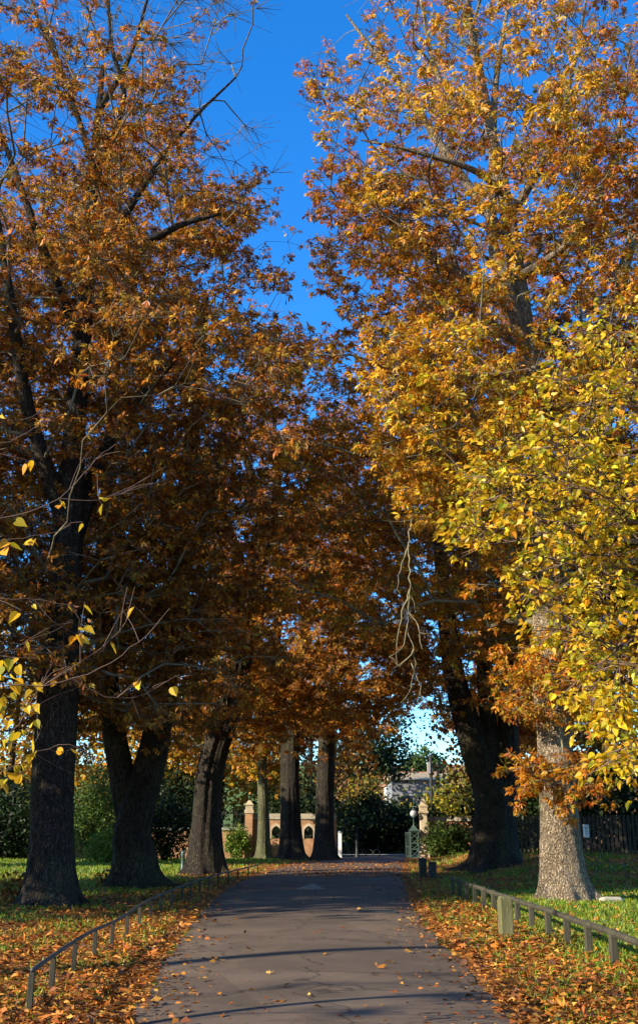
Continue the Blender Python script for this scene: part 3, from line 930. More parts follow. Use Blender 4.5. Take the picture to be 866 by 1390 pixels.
chestnut(21, 'pale sunlit chestnut with rough bark standing on grass behind the right fence', [
    (st, [0.46, 0.42, 0.40, 0.39, 0.39, 0.36, 0.32, 0.27, 0.2, 0.15, 0.1, 0.05]),
    ([at(715, 480, YB), at(690, 400, YB - .5), at(668, 330, YB - .5), at(668, 250, YB), at(672, 120, YB), at(690, 0, YB)], [0.2, 0.17, 0.15, 0.12, 0.09, 0.05]),
    ([at(690, 330, YB), at(600, 200, YB), at(540, 110, YB), at(500, 60, YB), at(470, 20, YB)], [0.15, 0.11, 0.08, 0.06, 0.03]),
    ([at(730, 600, YB), at(800, 480, YB + 1), at(850, 350, YB + 1), at(880, 200, YB + 1), at(850, 60, YB + 1)], [0.25, 0.2, 0.16, 0.12, 0.06]),
    ([at(738, 680, YB), at(660, 590, YB - 2), at(600, 540, YB - 3), at(545, 520, YB - 3.5)], [0.22, 0.16, 0.1, 0.05]),
    ([at(705, 420, YB), at(590, 350, YB + 1), at(520, 290, YB + 1), at(480, 220, YB + 1)], [0.17, 0.12, 0.08, 0.04]),
    ([at(690, 300, YB), at(745, 200, YB - 1), at(778, 90, YB - 1), at(800, -30, YB - 1)], [0.13, 0.09, 0.06, 0.03]),
    ([at(662, 160, YB), at(598, 110, YB - 1), at(575, 20, YB - 1), at(560, -70, YB - 1)], [0.1, 0.07, 0.05, 0.02]),
    ([at(700, 380, YB), at(770, 330, YB - 2), at(820, 250, YB - 2), at(850, 120, YB - 2)], [0.14, 0.1, 0.07, 0.03]),
    ([at(680, 260, YB), at(640, 230, YB - 2), at(560, 205, YB - 2.5), at(490, 190, YB - 2.5)], [0.11, 0.08, 0.05, 0.02]),
    ], [st[0], at(740, 800, YB), at(690, 480, YB), at(660, 240, YB), at(650, 0, YB)],
    [(4.5, 1.8), (6.5, 4.6), (9, 6.2), (13, 6.8), (18, 6.8), (22, 6.4), (25, 5.2), (28, 3.6), (30.5, 1.4)], 3000, 6.0, 'orange', M_BARK_LIT, flare=0.5,
    side='R', rscale=1.2, keep=lambda E: np.clip(1.15 - np.maximum(E[:, 2] - 17, 0) / 10.0, 0.22, 1), extra=np.concatenate([in_view(26, [(695, 1030), (790, 1015), (800, 1070), (715, 1088)], YB - 2.6, YB - 1.2, np.random.default_rng(16)), in_view(46, [(680, 880), (770, 860), (800, 960), (690, 975)], YB - 2.5, YB + 1, np.random.default_rng(17)), in_view(170, [(505, 475), (600, 440), (680, 500), (690, 600), (640, 720), (560, 690), (515, 600)], YB - 6.2, YB - 4.4, np.random.default_rng(6))]), palz=('gold', lambda Q: np.where((Q[:, 1] < YB - 3.8) & (Q[:, 0] < 6), 0.95, np.clip(0.06 + 0.45 * np.exp(-((Q[:, 2] - 9) / 4) ** 2), 0, .7))), rough=0.03)

b = gp(672, 1176); YB = 41.0
bx = at(672, 1168, YB); bx[2] = float(gz(bx[0], YB))
chestnut(22, 'massive dark chestnut with stems leaning apart on the shaded right bank', [
    ([bx, at(671, 1130, YB), at(668, 1080, YB), at(650, 1030, YB), at(628, 960, YB), at(612, 890, YB), at(600, 780, YB), at(585, 650, YB), at(570, 520, YB)], [0.78, 0.72, 0.66, 0.56, 0.46, 0.38, 0.28, 0.2, 0.1]),
    ([at(678, 1100, YB), at(688, 1040, YB), at(690, 960, YB), at(694, 860, YB), at(700, 740, YB), at(705, 600, YB)], [0.5, 0.44, 0.38, 0.32, 0.24, 0.12]),
    ([at(672, 1060, YB), at(662, 980, YB), at(655, 900, YB), at(650, 800, YB)], [0.4, 0.3, 0.24, 0.12]),
    ], [bx, at(650, 800, YB), at(620, 520, YB), at(620, 380, YB)],
    [(5.5, 3.5), (8, 6.0), (12, 7.0), (17, 7.0), (21, 5.6), (25, 3.6), (27, 1.0)], 2200, 5.5, 'rust', M_BARK, leaf=0.16, side='R', palz=('orange', lambda Q: np.clip((Q[:, 2] - 8) / 14, 0, .7)))

bx = np.array([11.5, 52.0, 0.0]); bx[2] = float(gz(bx[0], bx[1]))
chestnut(23, 'shaded chestnut half hidden behind the massive leaning one', [
    (vert(bx, 20, -1, 0, 6), [0.55, 0.5, 0.45, 0.35, 0.2, 0.08])], [bx, bx + [-.5, 0, 12], bx + [-1, 0, 24]],
    [(3.5, 3), (7, 6), (12, 6.5), (18, 5.5), (23, 2), (25, .6)], 700, 4, 'rust', M_BARK, leaf=0.26)

bx = np.array([12.0, 33.0, 0.0]); bx[2] = float(gz(bx[0], bx[1]))
chestnut(24, 'dark trunked chestnut at the right frame edge behind the pale one', [
    (vert(bx, 24, 1, 0, 6), [0.5, 0.45, 0.42, 0.34, 0.2, 0.08])], [bx, bx + [.5, 0, 12], bx + [1, 0, 24]],
    [(5, 2.5), (8, 5), (14, 6), (20, 5.4), (25, 3), (28, .8)], 1600, 5, 'rust', M_BARK, leaf=0.16)

exec_part2 = True

# ------------------------------------------------------------------ fallen leaves and grass (nobody could count them)
rng = np.random.default_rng(77)
def scatter(n, dens, y0=7.5, y1=60, xs=None):
    out = []
    tot = 0
    while tot < n:
        m_ = 200000
        y = y0 * (y1 / y0) ** rng.uniform(0, 1, m_) if rng.uniform() < 2 else 0
        half = y * 0.40 + 1.0
        x = rng.uniform(-1, 1, m_) * half
        k = rng.uniform(0, 1, m_) < dens(x, y) * (y / y1) ** 0.25
        out.append(np.stack([x[k], y[k]], 1)); tot += k.sum()
    return np.concatenate(out)[:n]

P = scatter(85000, litter_density, 7.0, 60)
z = gz(P[:, 0], P[:, 1])
e = road_d(P[:, 0], P[:, 1])
z = z + np.where(e < 0, 0.07, 0.02) + rng.uniform(0, 0.035, len(P)) * (e > 0)
C = np.stack([P[:, 0], P[:, 1], z], 1)
th = rng.uniform(0, 6.28, len(P))
A = np.stack([np.cos(th), np.sin(th), rng.normal(0.15, 0.25, len(P))], 1)
q1, c1 = compound(C[:9000], A[:9000], rng, 0.10, 5, 'litter')
q1[:, :, 2] = np.maximum(q1[:, :, 2], np.repeat(np.tile(z[:9000], 5)[:, None], 4, 1) - 0.008)
n2 = len(P) - 9000
dd = unit(A[9000:] * [1, 1, 0.6]); nn = unit(np.array([0, 0, 1.]) + rng.normal(0, 0.4, (n2, 3)))
L = rng.uniform(0.02, 0.115, n2) * np.where(rng.uniform(0, 1, n2) < .3, .6, 1)
q2 = leaflets(C[9000:], dd, nn, L, L * rng.uniform(0.18, 0.32, n2)); c2 = pick('litter', n2, rng)
o = link('fallen_leaves', leaf_mesh('fallen_leaves', np.concatenate([q1, q2]), np.concatenate([c1, c2])), M_LITTER)
tag(o, 'fallen orange and brown leaves strewn over verges and drive', 'fallen leaves', kind='stuff')

def grass_density(x, y):
    e = road_d(x, y)
    return np.where(e < 0.3, 0, np.clip(1.0 - np.where((x < 0) | (y > 28), 0.98, 0.8) * litter_density(x, y), 0, 1))
P = scatter(90000, grass_density, 7.0, 60)
n = len(P); z = gz(P[:, 0], P[:, 1])
th = rng.uniform(0, 6.28, n); hgt = rng.uniform(0.035, 0.085, n) * (1 + 0.012 * P[:, 1])
wd = 0.006 + 0.0009 * P[:, 1] * rng.uniform(0.5, 1, n)
s_ = np.stack([np.cos(th), np.sin(th), np.zeros(n)], 1) * wd[:, None]
B0 = np.stack([P[:, 0], P[:, 1], z - 0.005], 1)
ln = rng.normal(0, 0.035, (n, 3)); ln[:, 2] = hgt
q = np.stack([B0 - s_, B0 + s_, B0 + ln], 1)
gc = pick('bright', n, rng) * np.array([1.35, 1.2, 0.7])
o = link('grass', np_mesh('grass', q.reshape(-1, 3), np.arange(n * 3), np.full(n, 3), np.repeat(gc, 3, 0)), M_GRASS)
tag(o, 'short green grass of the lawns on both sides of the drive', 'grass', kind='stuff')

# ------------------------------------------------------------------ lime trees close to the camera, trunks outside the frame
def hand_tree(seed, name, label, trunk, trad, limbs, leafpts_fn, pal, bark, leafsize, twig, group, wts=None, crown_tips_=None):
    pass

b = np.array([7.4, 12.2, 0.0]); b[2] = float(gz(b[0], b[1]))
def brs(pix, Y0, Y1):
    return [at(px, py, Y0 + (Y1 - Y0) * i / (len(pix) - 1)) for i, (px, py) in enumerate(pix)]
Yl = 12.2
rr_ = np.random.default_rng(5)
ex = in_view(330, [(650, 640), (720, 560), (790, 450), (866, 400), (990, 380), (990, 1040), (866, 1040), (810, 960), (700, 760), (610, 720)], 10.5, 14, rr_)
ex2 = in_view(12, [(540, 470), (720, 430), (800, 560), (640, 690), (540, 640)], 12.0, 14.5, rr_)
ex3 = in_view(26, [(770, 900), (866, 880), (866, 1060), (830, 1030)], 10.0, 12.0, rr_)
chestnut(31, 'yellow leaved lime tree reaching into the picture from the right', [
    (vert(b, 10.5, 0.3, 0.4, 6, 0.06), [0.26, 0.22, 0.2, 0.17, 0.12, 0.05]),
    (brs([(1010, 800), (900, 745), (780, 720), (700, 680), (640, 640)], 12.2, 12.8), [0.07, 0.05, 0.035, 0.02, 0.01]),
    (brs([(1010, 620), (900, 560), (800, 520), (720, 500)], 12.2, 13.5), [0.07, 0.05, 0.03, 0.015]),
    ], [b + [0, 0, 3], b + [0.2, 0.2, 10]], [(3, 1.5), (5, 2.6), (8, 2.4), (11, 1.0)], 260, 2.2, 'lime', M_BARK, leaf=0.078, nsub=4, nleaf=7,
    group=None, name='lime_tree', extra=np.concatenate([ex, ex2, ex3]), simple=True, lmat=M_LIME, twig=M_TWIGR, sub_len=0.35, spread=0.16, bf=0.25, rscale=0.62, flare=0.3)

# young lime at the left: thin twigs with a few leaves left
rng = np.random.default_rng(9)
b = np.array([-4.3, 7.6, 0.0]); b[2] = float(gz(b[0], b[1]))
root = empty('lime_sapling', b); tag(root, 'nearly bare young tree with thin twigs reaching in from the left', 'tree')
Yn = 7.4
tw = [
    ([(-320, 640), (-120, 690), (0, 702), (80, 676), (130, 625), (158, 602)], 0.011),
    ([(80, 676), (120, 680), (150, 672), (180, 670)], 0.004),
    ([(-200, 600), (-60, 600), (0, 602), (50, 580), (70, 566)], 0.007),
    ([(-240, 950), (-100, 935), (0, 928), (60, 930), (120, 915), (165, 890), (200, 860), (232, 826)], 0.010),
    ([(60, 930), (110, 900), (150, 868), (172, 845)], 0.0045),
    ([(100, 922), (130, 940), (160, 948), (200, 942)], 0.004),
    ([(-260, 820), (-120, 800), (0, 812), (60, 815), (110, 822)], 0.007),
    ([(-200, 1010), (-80, 1010), (0, 1005), (50, 1018), (95, 1012), (140, 1040)], 0.007),
    ([(0, 1005), (25, 985), (45, 950), (60, 920)], 0.004),
    ([(-180, 760), (-60, 740), (0, 735), (60, 725), (95, 712)], 0.006),
    ([(-200, 560), (-60, 545), (0, 565), (30, 572), (60, 556)], 0.005),
    ([(-150, 880), (-40, 890), (20, 880), (70, 850), (100, 846)], 0.005),
    ([(-150, 1080), (-30, 1060), (30, 1030), (60, 985)], 0.005),
]
V = []; Fq = []; nv = 0; tipsL = []
hub = np.array([-4.25, 7.6, 0])
tpts = [b, b + [0.03, 0, 1.2], b + [-.03, .02, 2.4], b + [.02, 0, 3.6], b + [0, .05, 4.8]]
for i, (pix, r) in enumerate(tw):
    dY = rng.uniform(-0.5, 0.5)
    pts = [at(px, py, Yn + dY + 0.05 * j) for j, (px, py) in enumerate(pix)]
    if pix[0][0] < -100:
        z0 = max(0.8, pts[0][2] - 0.5)
        pts = [np.array([np.interp(z0, [0, 4.8], [hub[0], hub[0]]), hub[1], z0])] + pts
    q = resample(pts, 0.09)
    q[2:] += rng.normal(0, 0.006, q[2:].shape)
    v, f = sweep(q, np.linspace(r, 0.0022, len(q)), 5)
    V.append(v); Fq.append(f + nv); nv += len(v)
    for _ in range(5):
        j = rng.integers(len(q) // 3, len(q)); d = unit(q[min(j + 1, len(q) - 1)] - q[j - 1] + rng.normal(0, 0.09, 3))
        L_ = rng.uniform(0.15, 0.5)
        s2 = np.array([q[j], q[j] + d * L_ * 0.5 + rng.normal(0, .015, 3), q[j] + d * L_ + rng.normal(0, .03, 3)])
        v, f = sweep(resample(s2, 0.08), np.linspace(0.0028, 0.0014, len(resample(s2, 0.08))), 4)
        V.append(v); Fq.append(f + nv); nv += len(v)
link('trunk', trunk_mesh('trunk', [([p - b for p in tpts], [0.07, 0.06, 0.05, 0.04, 0.02])], rng, 0.2, k=20), M_TWIGR, root, True)
Fq = np.concatenate(Fq)
lp = [(22, 562), (24, 577), (50, 580), (55, 630), (60, 637), (14, 630), (152, 703), (47, 740), (120, 703), (133, 722), (103, 770), (105, 780), (65, 770), (4, 758), (5, 805), (68, 848), (25, 857), (30, 740),
      (40, 715), (86, 850), (228, 868), (210, 888), (176, 918), (212, 957), (142, 865), (78, 1018), (92, 1016), (55, 1008), (10, 668), (35, 655), (60, 842), (100, 870), (30, 700), (12, 700), (100, 722), (120, 860),
      (135, 868), (10, 985), (22, 1035), (8, 960), (40, 975), (15, 1060), (5, 1075), (30, 1005), (45, 885), (70, 900), (20, 925), (5, 905), (12, 1020), (28, 955), (48, 1040), (3, 1040)]
Pn = np.array([at(px, py, Yn + rng.uniform(-0.4, 0.5)) for px, py in lp])
TW = np.concatenate(V)
PT = []
for i in range(len(Pn)):
    d_ = np.linalg.norm(TW - Pn[i], axis=1); j = int(np.argmin(d_)); t_ = TW[j]
    if d_[j] > 0.07: Pn[i] = t_ + unit(np.array([rng.normal(0, .5), rng.normal(0, .5), -1.0])) * rng.uniform(.03, .06)
    PT.append((t_, Pn[i]))
pv, pf = twig_tubes(np.array([a_ for a_, _ in PT]), np.array([b_ for _, b_ in PT]), 0.0012)
V.append(pv); Fq = np.concatenate([Fq, pf + nv])
link('limbs', np_mesh('limbs', np.concatenate(V) - b, Fq, np.full(len(Fq), 4)), M_TWIGR, root, True)
Ad = np.stack([rng.normal(0.25, .6, len(Pn)), rng.normal(-0.2, .6, len(Pn)), -rng.uniform(.2, 1.1, len(Pn))], 1)
q, c = heart_leaves(Pn, Ad, rng, 0.078, 'lime', [.34, .34, .12, .05, .12, .03])
q2 = in_view(70, [(-60, 900), (30, 890), (60, 960), (20, 1090), (-60, 1090)], 7.0, 8.0, rng)
A2 = unit(rng.normal(0, .6, q2.shape) + [0.2, -.1, -.5])
qb, cb_ = heart_leaves(q2, A2, rng, 0.08, 'lime', [.2, .2, .2, .2, .1, .1])
link('crown', leaf_mesh('crown', np.concatenate([q, qb]) - b, np.concatenate([c, cb_])), M_LIME, root)

# pale dead branch hanging below the right hand crown: part of the pale chestnut
par = [o for o in bpy.data.objects if o.get('label', '').startswith('pale sunlit chestnut')][0]
pl = np.array(par.location)
V = []; Fq = []; nv = 0; Yh = pl[1] - 3.2
for pix, r in (([(640, 640), (600, 655), (575, 680), (556, 715), (555, 760), (556, 800), (553, 850), (562, 890), (560, 925), (545, 955)], 0.024), ([(556, 740), (545, 765), (540, 800)], 0.02), ([(554, 830), (568, 850), (572, 880)], 0.02),
               ([(562, 880), (548, 900), (535, 905)], 0.018), ([(556, 800), (546, 830), (540, 860), (538, 900)], 0.02), ([(556, 720), (575, 700), (590, 690)], 0.02), ([(558, 900), (570, 930), (572, 960)], 0.014), ([(553, 850), (545, 880), (530, 890)], 0.012)):
    q = resample([at(x_, y_, Yh) for x_, y_ in pix], 0.14); q[1:] += rng.normal(0, 0.016, q[1:].shape)
    v, f = sweep(q, np.linspace(r, 0.006, len(q)) * rng.uniform(.8, 1.2, len(q)), 6)
    V.append(v); Fq.append(f + nv); nv += len(v)
    for _ in range(int(len(q) * .22)):
        j = rng.integers(2, len(q)); d_ = np.array([rng.normal(0, .6), rng.normal(0, .5), -rng.uniform(.1, 1)]); L_ = rng.uniform(.15, .55)
        s2 = np.array([q[j], q[j] + d_ * L_ * .5 + rng.normal(0, .03, 3), q[j] + d_ * L_ + rng.normal(0, .06, 3)])
        v, f = sweep(resample(s2, .1), np.linspace(.009, .003, len(resample(s2, .1))), 4)
        V.append(v); Fq.append(f + nv); nv += len(v)
Fq = np.concatenate(Fq)
o = link('dead_branch', np_mesh('dead_branch', np.concatenate(V) - pl, Fq, np.full(len(Fq), 4)), M_TWIGP, par, True)
o['label'] = 'pale leafless branch hanging down'

# ------------------------------------------------------------------ shrubs and background trees
def bush(name, label, c, size, n, leaf, pal, mat, seed, cat='shrub', group=None, stems=5, wide=0.3, lump=0.18, wts=None):
    rng = np.random.default_rng(seed)
    c = np.array(c, float)
    root = empty(name, c); tag(root, label, cat, group)
    d = unit(rng.normal(0, 1, (n, 3)))
    ph = rng.uniform(0, 6.3, 4)
    th = np.arctan2(d[:, 1], d[:, 0])
    md = 1 + lump * (np.sin(3 * th + ph[0] + 3 * d[:, 2]) + np.sin(5 * th + ph[1] - 4 * d[:, 2]) + np.sin(7 * d[:, 2] + ph[2] + 2 * th))
    r = rng.uniform(0, 1, n) ** 0.35
    P = d * (r * md)[:, None] * np.array(size) / 2 + [0, 0, size[2] / 2]
    P = P[P[:, 2] > 0.03]
    A = unit(P - [0, 0, size[2] / 2]) + rng.normal(0, 0.7, P.shape)
    q, cc = simple_leaves(P, A, rng, leaf, pal, wts, wide)
    mb = MB()
    for i in range(stems):
        a = 6.28 * i / stems + rng.uniform(0, .6)
        e_ = np.array([math.cos(a) * size[0] * .3, math.sin(a) * size[1] * .3, size[2] * rng.uniform(.55, .85)])
        mb.tube([(e_[0] * .1, e_[1] * .1, -0.05), (e_[0] * .4, e_[1] * .4, e_[2] * .5), tuple(e_)], [0.035 + size[2] * .006, 0.02 + size[2] * .004, 0.01], 6)
    mb.build('stem', M_BARK, root, True)
    link('foliage', leaf_mesh('foliage', q, cc), mat, root)
    return root

def gpos(px, Y, z=None):
    p = at(px, 1128, Y); p[2] = float(gz(p[0], Y)) if z is None else z
    return p

YW = GATE_Y + 0.6   # line of the park wall
bush('holly_shrub', 'tall dense holly shrub on the lawn between the two left trunks', gpos(135, 54), (3.0, 2.6, 4.2), 15000, 0.12, 'green', M_GREEN, 51, wts=[.2, .2, .1, .2, .1, .2])
bush('shrub', 'low bright green shrub at the foot of the holly', gpos(150, 51.5), (2.0, 1.5, 1.5), 4500, 0.1, 'bright', M_GREEN, 52)
bush('ivy_shrub', 'ivy bush growing against the low wall beside the brick pier', gpos(322, GATE_Y - 0.4), (1.4, 0.7, 1.75), 3200, 0.12, 'bright', M_GREEN, 53)
bush('laurel_bush', 'rounded green laurel bush in front of the red wall by the gate', gpos(610, GATE_Y - 3.0), (2.9, 2.0, 1.6), 9000, 0.13, 'green', M_GREEN, 54)
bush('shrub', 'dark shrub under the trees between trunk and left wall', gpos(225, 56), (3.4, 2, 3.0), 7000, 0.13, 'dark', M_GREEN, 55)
bush('sucker_shoots', 'brown leafed sucker shoots at the foot of the far left trunk', gp(24, 1224), (0.95, 0.7, 0.62), 260, 0.12, 'brown', M_LEAF, 56)
bush('sucker_shoots', 'small brown sucker shoots beside the two stemmed trunk', gp(141, 1204), (0.5, 0.4, 0.4), 110, 0.1, 'brown', M_LEAF, 57)

def far_tree(seed, name, label, px, Y, h, rad, pal, leaf, n, mat=None, z0=None, group=None, clear=0.2, cat='tree', cone=False, trunk_r=0.25, x=None):
    rng = np.random.default_rng(seed)
    group = group or {'chestnut_tree': 'horse chestnut trees of the avenue', 'yew_tree': 'dark yews around the lawns', 'beech_tree': 'golden trees behind the low wall', 'oak_tree': 'brown trees behind the wall', 'hedge_tree': 'dark thickets across the street'}.get(name)
    base = gpos(px, Y) if x is None else np.array([x, Y, float(gz(x, Y))])
    root = empty(name, base); tag(root, label, cat, group)
    zs = [clear * h, .35 * h, .55 * h, .8 * h, h]
    pr = [0.5, .9, 1.0, .7, .15] if not cone else [1.0, .75, .5, .25, .03]
    prof = [(z_, rad * p_) for z_, p_ in zip(zs, pr)]
    tips = crown_tips(n, [(0, 0, 0), (0, 0, h)], prof, rng, 0.42, 0.2)
    tips = tips[clear_light(tips + base)]; n = len(tips)
    nl = 7
    Q = np.repeat(tips, nl, 0) + rng.normal(0, 0.045 * rad + leaf * 0.7, (n * nl, 3))
    A = rng.normal(0, 1, Q.shape); A[:, 2] -= .4
    ti = np.repeat(rng.uniform(0.75, 1.2, (n, 1)), nl, 0)
    q, c = simple_leaves(Q, A, rng, leaf, pal, tint=ti)
    sk = Skeleton()
    sk.chain(vert(np.zeros(3), h * .9, 0, 0, 5, 0.1, seed), [trunk_r, trunk_r * .8, trunk_r * .6, trunk_r * .35, 0.04], -1, clear * h * .6, 0.8)
    sub = tips[rng.choice(n, min(n, 90), replace=False)]
    sk.grow(sub, rng, .35, 0.9); sk.finish(0.02, 2.3)
    v, f = sk.tubes(False)
    link('limbs', np_mesh('limbs', v, f, np.full(len(f), 4)), M_TWIG, root, True)
    link('trunk', trunk_mesh('trunk', [(vert(np.array([0, 0, -.1]), h * .9, 0, 0, 5, 0.1, seed), [trunk_r, trunk_r * .8, trunk_r * .6, trunk_r * .35, 0.04])], rng, .3, k=16), M_BARK, root, True)
    link('crown', leaf_mesh('crown', q, c), mat or M_LEAF, root)
    return root

G_BG = 'trees beyond the park wall'
far_tree(61, 'ash_tree', 'bushy dark green tree with yellow sunlit top beyond the gate', 494, GATE_Y + 16, 5.6, 2.8, 'yellow', 0.2, 1100, M_LIME, clear=.12)
far_tree(62, 'field_maple', 'yellow tree behind the red wall right of the telegraph poles', 640, GATE_Y + 17, 6.6, 3.2, 'yellow', 0.2, 1500, M_LIME, clear=.1)
far_tree(63, 'cedar_tree', 'dark green cedar rising above the bushy tree beyond the gate', 503, GATE_Y + 30, 14.5, 3.4, 'dark', 0.28, 1000, M_GREEN, clear=.42)
far_tree(64, 'conifer', 'tiny dark conifer on the skyline between the houses', 563, 210, 11.5, 2.6, 'dark', 0.6, 500, M_GREEN, clear=.05, cone=True)
far_tree(65, 'beech_tree', 'golden tree behind the low wall left of the pale trunk', 300, GATE_Y + 10, 15, 5.2, 'gold', 0.27, 1500)
far_tree(66, 'beech_tree', 'golden brown tree behind the holly shrub on the left', 150, GATE_Y + 8, 17, 6.4, 'gold', 0.27, 1800)
far_tree(67, 'beech_tree', 'golden tree above the black yew behind the left lawn', 10, GATE_Y + 4, 17, 6.4, 'gold', 0.27, 1700)
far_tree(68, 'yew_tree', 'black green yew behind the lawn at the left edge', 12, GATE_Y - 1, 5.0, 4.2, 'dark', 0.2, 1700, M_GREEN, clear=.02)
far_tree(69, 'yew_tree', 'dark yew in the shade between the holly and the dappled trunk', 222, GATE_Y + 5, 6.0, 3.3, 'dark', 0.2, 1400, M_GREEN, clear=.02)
far_tree(70, 'oak_tree', 'brown tree filling the gap above the gothic wall', 420, GATE_Y + 14, 15, 5.6, 'brown', 0.28, 1500)
far_tree(71, 'yew_tree', 'dark yew beyond the gothic wall behind the two drive edge trunks', 415, GATE_Y + 7, 4.6, 3.2, 'dark', 0.2, 1300, M_GREEN, clear=.02)
far_tree(72, 'oak_tree', 'brown leaved tree behind the shaded bank at the right', 760, GATE_Y + 2, 16, 6.4, 'rust', 0.28, 1700, clear=.1)
far_tree(73, 'yew_tree', 'black green yew behind the paling fence under the right trees', 720, GATE_Y - 3, 5.0, 4.0, 'dark', 0.2, 1600, M_GREEN, clear=.02)
far_tree(74, 'yew_tree', 'dark yew at the right frame edge behind the paling fence', 850, GATE_Y - 9, 5.4, 4.2, 'dark', 0.2, 1600, M_GREEN, clear=.02)
far_tree(75, 'hedge_tree', 'dark thicket of a tree across the street behind the gateway', 512, GATE_Y + 13, 4.0, 2.6, 'dark', 0.2, 1300, M_GREEN, clear=.02)
far_tree(76, 'hedge_tree', 'low dark thicket behind the lattice gate pier', 573, GATE_Y + 13, 3.3, 1.7, 'dark', 0.2, 800, M_GREEN, clear=.02)

# trees of the left lawn that stand mostly outside the frame and shade the avenue
def shade_tree(seed, label, q, sa, h, r, clear, dens=1.0):
    x_, y_ = .86 * sa - .51 * q, .51 * sa + .86 * q
    far_tree(seed, 'chestnut_tree', label, 0, y_, h, r, 'orange', 0.34, int(2000 * dens), None, clear=clear, trunk_r=0.42, x=x_)
shade_tree(91, 'broad chestnut on the open lawn left of the far left trunk', 24, -8, 24, 5.4, .1)
shade_tree(92, 'tall chestnut on the left lawn level with the two stemmed trunk', 31, -3, 19, 3.8, .12)
shade_tree(93, 'chestnut at the back of the left lawn before the low wall', 49.3, 6, 20, 3.6, .15)
far_tree(95, 'chestnut_tree', 'unseen broad chestnut added behind the camera, nearest the lime tree', 0, -3, 22, 5.5, 'orange', 0.3, 1300, None, clear=.15, trunk_r=.42, x=11.5)  # added out of view to block sky light and deepen the shade
far_tree(96, 'chestnut_tree', 'unseen broad chestnut added farther behind the camera', 0, -14, 22, 5.5, 'orange', 0.3, 1300, None, clear=.15, trunk_r=.42, x=7)  # second unseen tree added to cut the sky light from behind
shade_tree(94, 'thin crowned chestnut on the lawn left of the camera', 13, -16, 17, 4.6, .25, .06)

# ------------------------------------------------------------------ fences, posts
fy = np.arange(10.6, 27.5, 1.18)
g = empty('knee_rail_fence', (3.36, 10.6, 0)); tag(g, 'low wooden knee rail fence along the right verge', 'fence')
def fx(y): return np.interp(y, [10, 15.5, 27.5], [3.42, 3.42, 3.3])
rngf = np.random.default_rng(4)
base = np.array(g.location)
for y in fy:
    z = float(gz(fx(y), y))
    mb = MB(); mb.box((fx(y) - base[0], y - base[1], z + 0.19), (0.085, 0.085, 0.44), rngf.normal(0, .06), 1.0, 0.008)
    o = mb.build('post', M_WOOD, g); o.rotation_euler = (0, 0, 0)
mb = MB()
mb.tube([(fx(y) - base[0] - 0.0, y - base[1], float(gz(fx(y), y)) + 0.36 + 0.006 * math.sin(y * 2)) for y in np.arange(9.0, 27.6, 0.59)], 0.042, 6)
mb.build('rail', M_WOOD, g)
p = gp(687, 1272)
g = empty('wooden_post', p); tag(g, 'stout square wooden post with mossy top beside the right knee rail', 'post')
mb = MB(); mb.box((0, 0, 0.24), (0.19, 0.19, 0.58), 0.1, 1, 0.014); mb.build('shaft', M_WOODG, g)
mb = MB(); mb.box((0, 0, 0.55), (0.17, 0.17, 0.035), 0.1, 0.75); mb.build('cap', M_WOODG, g)
for px, py, h, lb in ((574, 1192, 0.62, 'dark square timber post at the far end of the right verge, left of a pair'), (587, 1193, 0.52, 'dark square timber post at the far end of the right verge, right of a pair')):
    p = gp(px, py); g = empty('timber_post', p); tag(g, lb, 'post', 'timber posts ending the right fence')
    mb = MB(); mb.box((0, 0, h / 2 - .03), (0.22, 0.22, h), 0.2, 1, 0.015); mb.build('shaft', M_DWOOD, g)
    mb = MB(); mb.box((0, 0, h - .01), (0.24, 0.24, 0.05), 0.2, 0.7); mb.build('cap', M_DWOOD, g)

LP = [(40, 1375), (70, 1348), (100, 1322), (128, 1302), (152, 1289), (172, 1274), (189, 1259), (204, 1248), (218, 1240), (233, 1232), (247, 1225), (259, 1219), (271, 1214), (283, 1209), (296, 1204), (310, 1200), (323, 1196), (337, 1192), (350, 1188)]
pts = [gp(*q) for q in LP]
g = empty('rail_fence', pts[0]); tag(g, 'low dark rail fence curving along the left verge', 'fence')
b0 = np.array(pts[0])
for q in pts:
    q_ = q - b0
    mb = MB(); mb.box((q_[0], q_[1], q_[2] + 0.15), (0.05, 0.05, 0.34), 0.1, 1, 0.004); mb.build('post', M_WOOD, g)
mb = MB(); mb.tube([tuple(q - b0 + [0.0, 0, 0.34]) for q in resample(pts, 0.6)], 0.021, 8); mb.build('rail', M_RAIL, g, True)

for px, py, mt, lb in ((256, 1177, M_WOODG, 'pale green short bollard beside the dappled trunk'), (248, 1182, M_GIRON, 'dark green bollard standing next to the pale one')):
    p = gp(px, py); g = empty('bollard', p); tag(g, lb, 'bollard', 'bollards by the dappled trunk')
    mb = MB(); mb.lathe((0, 0, -0.05), [(0.09, 0), (0.09, 0.12), (0.07, 0.14), (0.065, 0.62), (0.085, 0.64), (0.085, 0.68)], 14); mb.build('shaft', mt, g, True)
    mb = MB(); mb.lathe((0, 0, 0.63), [(0.08, 0), (0.085, 0.05), (0.06, 0.11), (0.02, 0.14)], 14); mb.build('cap', mt, g, True)

p = gp(829, 1224)
mb = MB(); mb.tube([(-0.27, -0.03, 0.055), (-0.14, 0, 0.06), (0.05, 0.02, 0.07), (0.2, 0.0, 0.06), (0.28, -0.02, 0.05)], [0.05, 0.075, 0.06, 0.07, 0.035], 11)
o = mb.build('cut_log', M_LOG, None, True); o.location = (p[0], p[1], p[2]); o.rotation_euler = (0, 0, 0.12)
tag(o, 'pale barkless log lying on the grass at the right edge', 'log')

